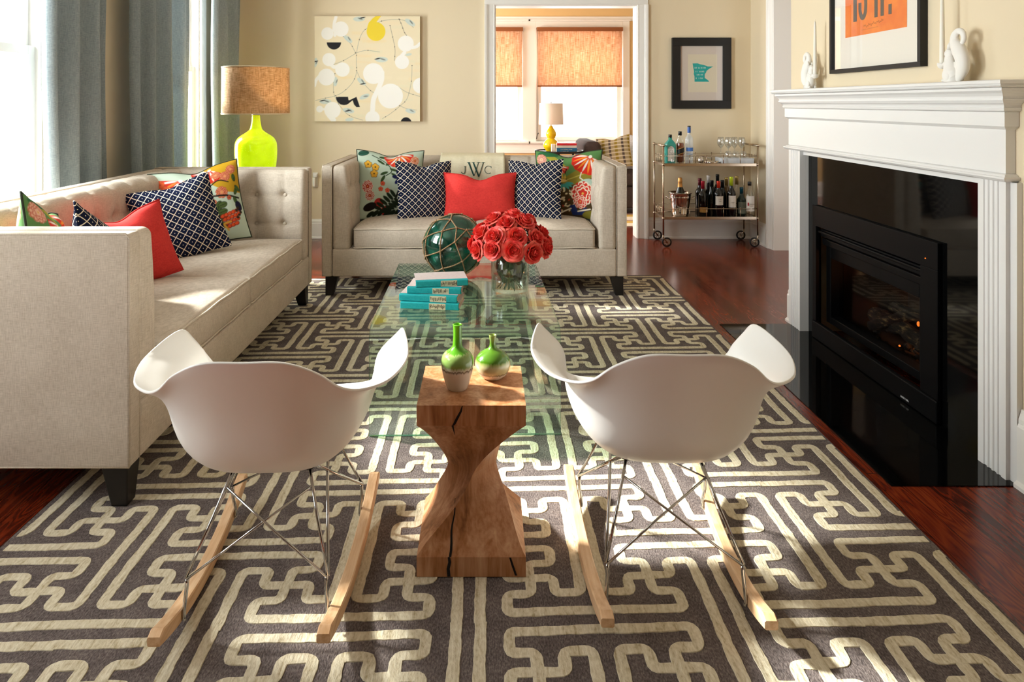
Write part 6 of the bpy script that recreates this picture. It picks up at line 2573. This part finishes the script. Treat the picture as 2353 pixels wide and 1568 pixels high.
# champagne bucket
bk = thing('champagne_bucket', 'polished steel champagne bucket with two side handles on the lower shelf', 'bucket', (1.775, 6.235, zl_))
b = MB()
b.lathe([(0.070, 0), (0.074, 0.003), (0.076, 0.03), (0.074, 0.034), (0.094, 0.162), (0.098, 0.168), (0.096, 0.174), (0.104, 0.205), (0.110, 0.209), (0.108, 0.214), (0.100, 0.209), (0.090, 0.160), (0.072, 0.035), (0.0005, 0.006)], 56, caps=False)
b.build('bucket_wall', M['steel'], bk)
for s in (-1, 1):
    pts = catmull([(s * 0.092, -0.018, 0.150), (s * 0.115, -0.020, 0.158), (s * 0.128, -0.016, 0.170), (s * 0.130, 0.0, 0.173), (s * 0.128, 0.016, 0.170), (s * 0.115, 0.020, 0.158), (s * 0.092, 0.018, 0.150)], 4)
    MB().tube(pts, 0.0042, 8).build('handle', M['steel'], bk)
ch = thing('champagne_bottle', 'champagne bottle with orange-gold foiled neck standing in the steel bucket', 'bottle', (1.775, 6.232, zl_ + 0.036))
MB().lathe([(0.040, 0), (0.043, 0.004), (0.043, 0.15), (0.036, 0.19), (0.022, 0.225), (0.018, 0.25)], 28).build('glass_body', green_dark, ch)
b = MB()
b.lathe([(0.0330, 0.195), (0.0235, 0.215), (0.0200, 0.245), (0.0180, 0.268), (0.0205, 0.270), (0.0205, 0.276), (0.0190, 0.280), (0.0180, 0.300), (0.0150, 0.308), (0.004, 0.311)], 24)
b.build('neck_foil', foilm('orange_gold_foil', '#dfa35a', 0.4, 0.4), ch)

# ------------------------------------------------------------------ far room seen through the opening
shade_m = bpy.data.materials.new('woven_bamboo_shade')
shade_m.use_nodes = True
nt_ = shade_m.node_tree
bs = nt_.nodes['Principled BSDF']
bs.inputs['Roughness'].default_value = 0.85
w1 = noise(shade_m, tcoord(shade_m, (14, 14, 300)), 1.0, 3)
w2 = noise(shade_m, tcoord(shade_m, (230, 230, 8)), 1.0, 3)
f_ = math_n(shade_m, 'ADD', math_n(shade_m, 'MULTIPLY', w1, 0.45), math_n(shade_m, 'MULTIPLY', w2, 0.55))
cr_ = ramp(shade_m, f_, [(0.36, '#a97650'), (0.48, '#d6aa88'), (0.62, '#efd6c0')])
base(shade_m, cr_)
tr_ = nd(shade_m, 'ShaderNodeBsdfTranslucent')
lk(shade_m, cr_, tr_.inputs[0])
mx_ = nd(shade_m, 'ShaderNodeMixShader')
mx_.inputs[0].default_value = 0.5
lk(shade_m, bs.outputs[0], mx_.inputs[1])
lk(shade_m, tr_.outputs[0], mx_.inputs[2])
lk(shade_m, mx_.outputs[0], nt_.nodes['Material Output'].inputs[0])
hm = mat('brown_shade_rail', '#8a4f24', 0.6)
for (x0, x1, lab) in ((-0.83, 0.505, 'narrow visible woven bamboo roller shade on the left sunroom window'), (0.715, 1.885, 'wide woven bamboo roller shade on the right sunroom window')):
    t = thing('bamboo_shade', lab, 'window shade', ((x0 + x1) / 2, 9.44, 1.52), (0, 0, 0), 'woven shades in the sunroom')
    w = (x1 - x0) / 2
    MB().box(-w, w, -0.002, 0.002, 0.02, 0.79).build('woven_panel', shade_m, t)
    MB().soft(-w - 0.01, w + 0.01, -0.03, 0.035, 0.77, 0.825, 0.006).build('head_rail', hm, t)
    MB().box(-w, w, -0.006, 0.006, 0.0, 0.022).build('bottom_rail', hm, t)
b = MB()
b.tube([(0.712, 9.40, 2.3), (0.714, 9.40, 1.4), (0.712, 9.40, 0.86)], 0.003, 6)
b.tube([(0.700, 9.405, 0.80), (0.712, 9.40, 0.86), (0.728, 9.405, 0.885)], 0.006, 6)
o = b.build('shade_cord', mat('dark_cord', '#3a332c', 0.8))
tag(o, 'thin dark shade cord with cleat beside the right sunroom window', 'cord')

ft = thing('side_table', 'round dark tray-top side table in the sunroom holding a yellow lamp and books', 'side table', (0.862, 8.02, 0))
MB().lathe([(0.27, 0.715), (0.285, 0.722), (0.287, 0.742), (0.280, 0.742), (0.277, 0.728), (0.0005, 0.728)], 48, caps=False).build('tray_top', M['espresso'], ft)
b = MB()
for k in range(3):
    a = 2 * PI * k / 3 + 0.4
    b.tube([(0.24 * math.cos(a), 0.24 * math.sin(a), 0), (0.05 * math.cos(a), 0.05 * math.sin(a), 0.36), (0.20 * math.cos(a), 0.20 * math.sin(a), 0.715)], 0.012, 8)
b.build('tripod_base', M['espresso'], ft)
fl_ = thing('table_lamp', 'small table lamp with yellow gourd base and white drum shade in the sunroom', 'lamp', (0.770, 8.04, 0.7285))
prof = [(0.055, 0), (0.062, 0.01), (0.088, 0.05), (0.092, 0.085), (0.075, 0.12), (0.046, 0.145), (0.044, 0.155), (0.058, 0.185), (0.060, 0.215), (0.045, 0.25), (0.026, 0.275), (0.024, 0.285), (0.034, 0.293), (0.010, 0.296), (0.008, 0.32)]
prof = [(p_.x, p_.y) for p_ in catmull([(a, c, 0) for a, c in prof], 3)]
MB().lathe(prof, 36).build('gourd_base', mat('yellow_glaze', '#e2c413', 0.12), fl_)
wsh = mat('white_linen_shade', '#efe4dd', 0.9)
MB().lathe([(0.145, 0.315), (0.137, 0.565), (0.135, 0.565), (0.143, 0.315)], 48, caps=False).build('lamp_shade', wsh, fl_)
MB().tube([(0, 0, 0.31), (0, 0, 0.575)], 0.004, 6).sphere((0, 0, 0.58), 0.006, 8, 6).build('stem', M['nickel'], fl_)


def plain_book(label, loc, w, d, h, colm, rz_=0.0, txt=None):
    t = thing('book', label, 'book', loc, (0, 0, rz_), 'books on the sunroom side table')
    b = MB()
    b.box(-w / 2, w / 2, -d / 2, d / 2, 0, 0.003)
    b.box(-w / 2, w / 2, -d / 2, d / 2, h - 0.003, h)
    b.soft(-w / 2, w / 2, -d / 2, -d / 2 + 0.006, 0, h, 0.003)
    cvr = b.build('cover', colm, t)
    MB().box(-w / 2 + 0.004, w / 2 - 0.004, -d / 2 + 0.0062, d / 2 - 0.004, 0.0032, h - 0.0032).build('pages', paper, t)
    if txt:
        b = MB()
        marks(b, -0.07, 0.07, 0, h * 0.22, Matrix.Translation((0, -d / 2 - 0.0002, h * 0.55)) @ EMIT, 1)
        marks(b, -0.07, 0.02, 0, h * 0.18, Matrix.Translation((0, -d / 2 - 0.0002, h * 0.2)) @ EMIT, 2)
        b.build('spine_lettering', paper_l, cvr)
    return t


zt = 0.7287
plain_book('thick blue book lowest on the sunroom side table', (0.93, 7.90, zt), 0.235, 0.17, 0.052, mat('blue_cover', '#1c6c9c', 0.5), 0, 1)
plain_book('thin white book between the blue and the red book', (0.93, 7.905, zt + 0.0525), 0.225, 0.16, 0.028, mat('white_cover', '#e8e4e0', 0.5))
plain_book('red book on top of the pile on the sunroom side table', (0.93, 7.90, zt + 0.081), 0.225, 0.165, 0.026, mat('red_cover', '#c62230', 0.5))
o = MB().soft(0.795 - 0.04, 0.795 + 0.005, 7.83, 7.88, zt, zt + 0.095, 0.003).build('white_box', mat('white_box_card', '#f5f3ee', 0.5))
tag(o, 'small upright white box left of the books on the sunroom side table', 'box')

dk = linen('charcoal_brown_upholstery', '#4c4140', '#3a3130', 1.0)
ds = thing('dark_sofa', 'dark brown upholstered sofa in the sunroom beyond the opening', 'sofa', (2.10, 8.40, 0))
b = MB()
b.soft(-0.90, 0.90, -0.42, 0.40, 0.06, 0.32, 0.03).build('base', dk, ds)
b = MB().soft(-0.90, 0.90, 0.20, 0.48, 0.10, 0.80, 0.07).build('back', dk, ds)
for s in (-1, 1):
    MB().soft(*sorted((s * 0.95, s * 0.75)), -0.46, 0.42, 0.04, 0.845, 0.07, seg=5).build('arm', dk, ds)
MB().soft(-0.745, 0.745, -0.44, 0.19, 0.325, 0.47, 0.04).build('seat_cushion', dk, ds)

plaid = mat('plaid_cloth', '#b8a468', 0.9)
t2 = nd(plaid, 'ShaderNodeTexCoord')
s2 = nd(plaid, 'ShaderNodeSeparateXYZ')
lk(plaid, t2.outputs['Object'], s2.inputs[0])


def stripes(o_, per, wd, ph=0.0):
    f = math_n(plaid, 'FRACT', math_n(plaid, 'ADD', math_n(plaid, 'DIVIDE', o_, per), ph))
    return math_n(plaid, 'LESS_THAN', math_n(plaid, 'ABSOLUTE', math_n(plaid, 'SUBTRACT', f, 0.5)), wd)


c0 = mixc(plaid, math_n(plaid, 'MULTIPLY', stripes(s2.outputs[0], 0.075, 0.17), 0.85), '#9c8f72', '#2c2030')
c0 = mixc(plaid, math_n(plaid, 'MULTIPLY', stripes(s2.outputs[0], 0.15, 0.12, 0.25), 0.8), c0, '#8f7a1a')
c0 = mixc(plaid, math_n(plaid, 'MULTIPLY', stripes(s2.outputs[2], 0.045, 0.16), 0.45), c0, '#efe6d4')
base(plaid, c0)
pillow('yellow, cream and plum plaid pillow on the dark sunroom sofa', 0.40, 0.38, 0.14, plaid, (1.520, 8.06, 0.715), -22, 16, -10, mat('tan_piping', '#b39a6c', 0.9), None, 0.03, 31)
gp = linen('pale_blue_grey_cloth', '#dfe2e8', '#b9bec8', 0.3)
pillow('pale blue-grey pillow on the dark sunroom sofa, mostly behind the casing', 0.42, 0.42, 0.14, gp, (1.88, 8.16, 0.700), -10, 16, 4, gp, None, 0.02, 32)
frm = mat('striped_rug', '#d9cda8', 0.95)
t2 = nd(frm, 'ShaderNodeTexCoord')
s2 = nd(frm, 'ShaderNodeSeparateXYZ')
lk(frm, t2.outputs['Object'], s2.inputs[0])
f = math_n(frm, 'FRACT', math_n(frm, 'DIVIDE', s2.outputs[1], 0.42))
base(frm, ramp(frm, f, [(0.0, '#f0e8d8'), (0.38, '#f0e8d8'), (0.42, '#d8b65c'), (0.70, '#d8b65c'), (0.74, '#8a4a30'), (0.95, '#f0e8d8')]))
o = MB().box(0.9, 3.1, 7.15, 7.93, 0.0005, 0.009).build('striped_rug', frm)
tag(o, 'cream and yellow striped rug on the sunroom floor beyond the loveseat', 'rug')
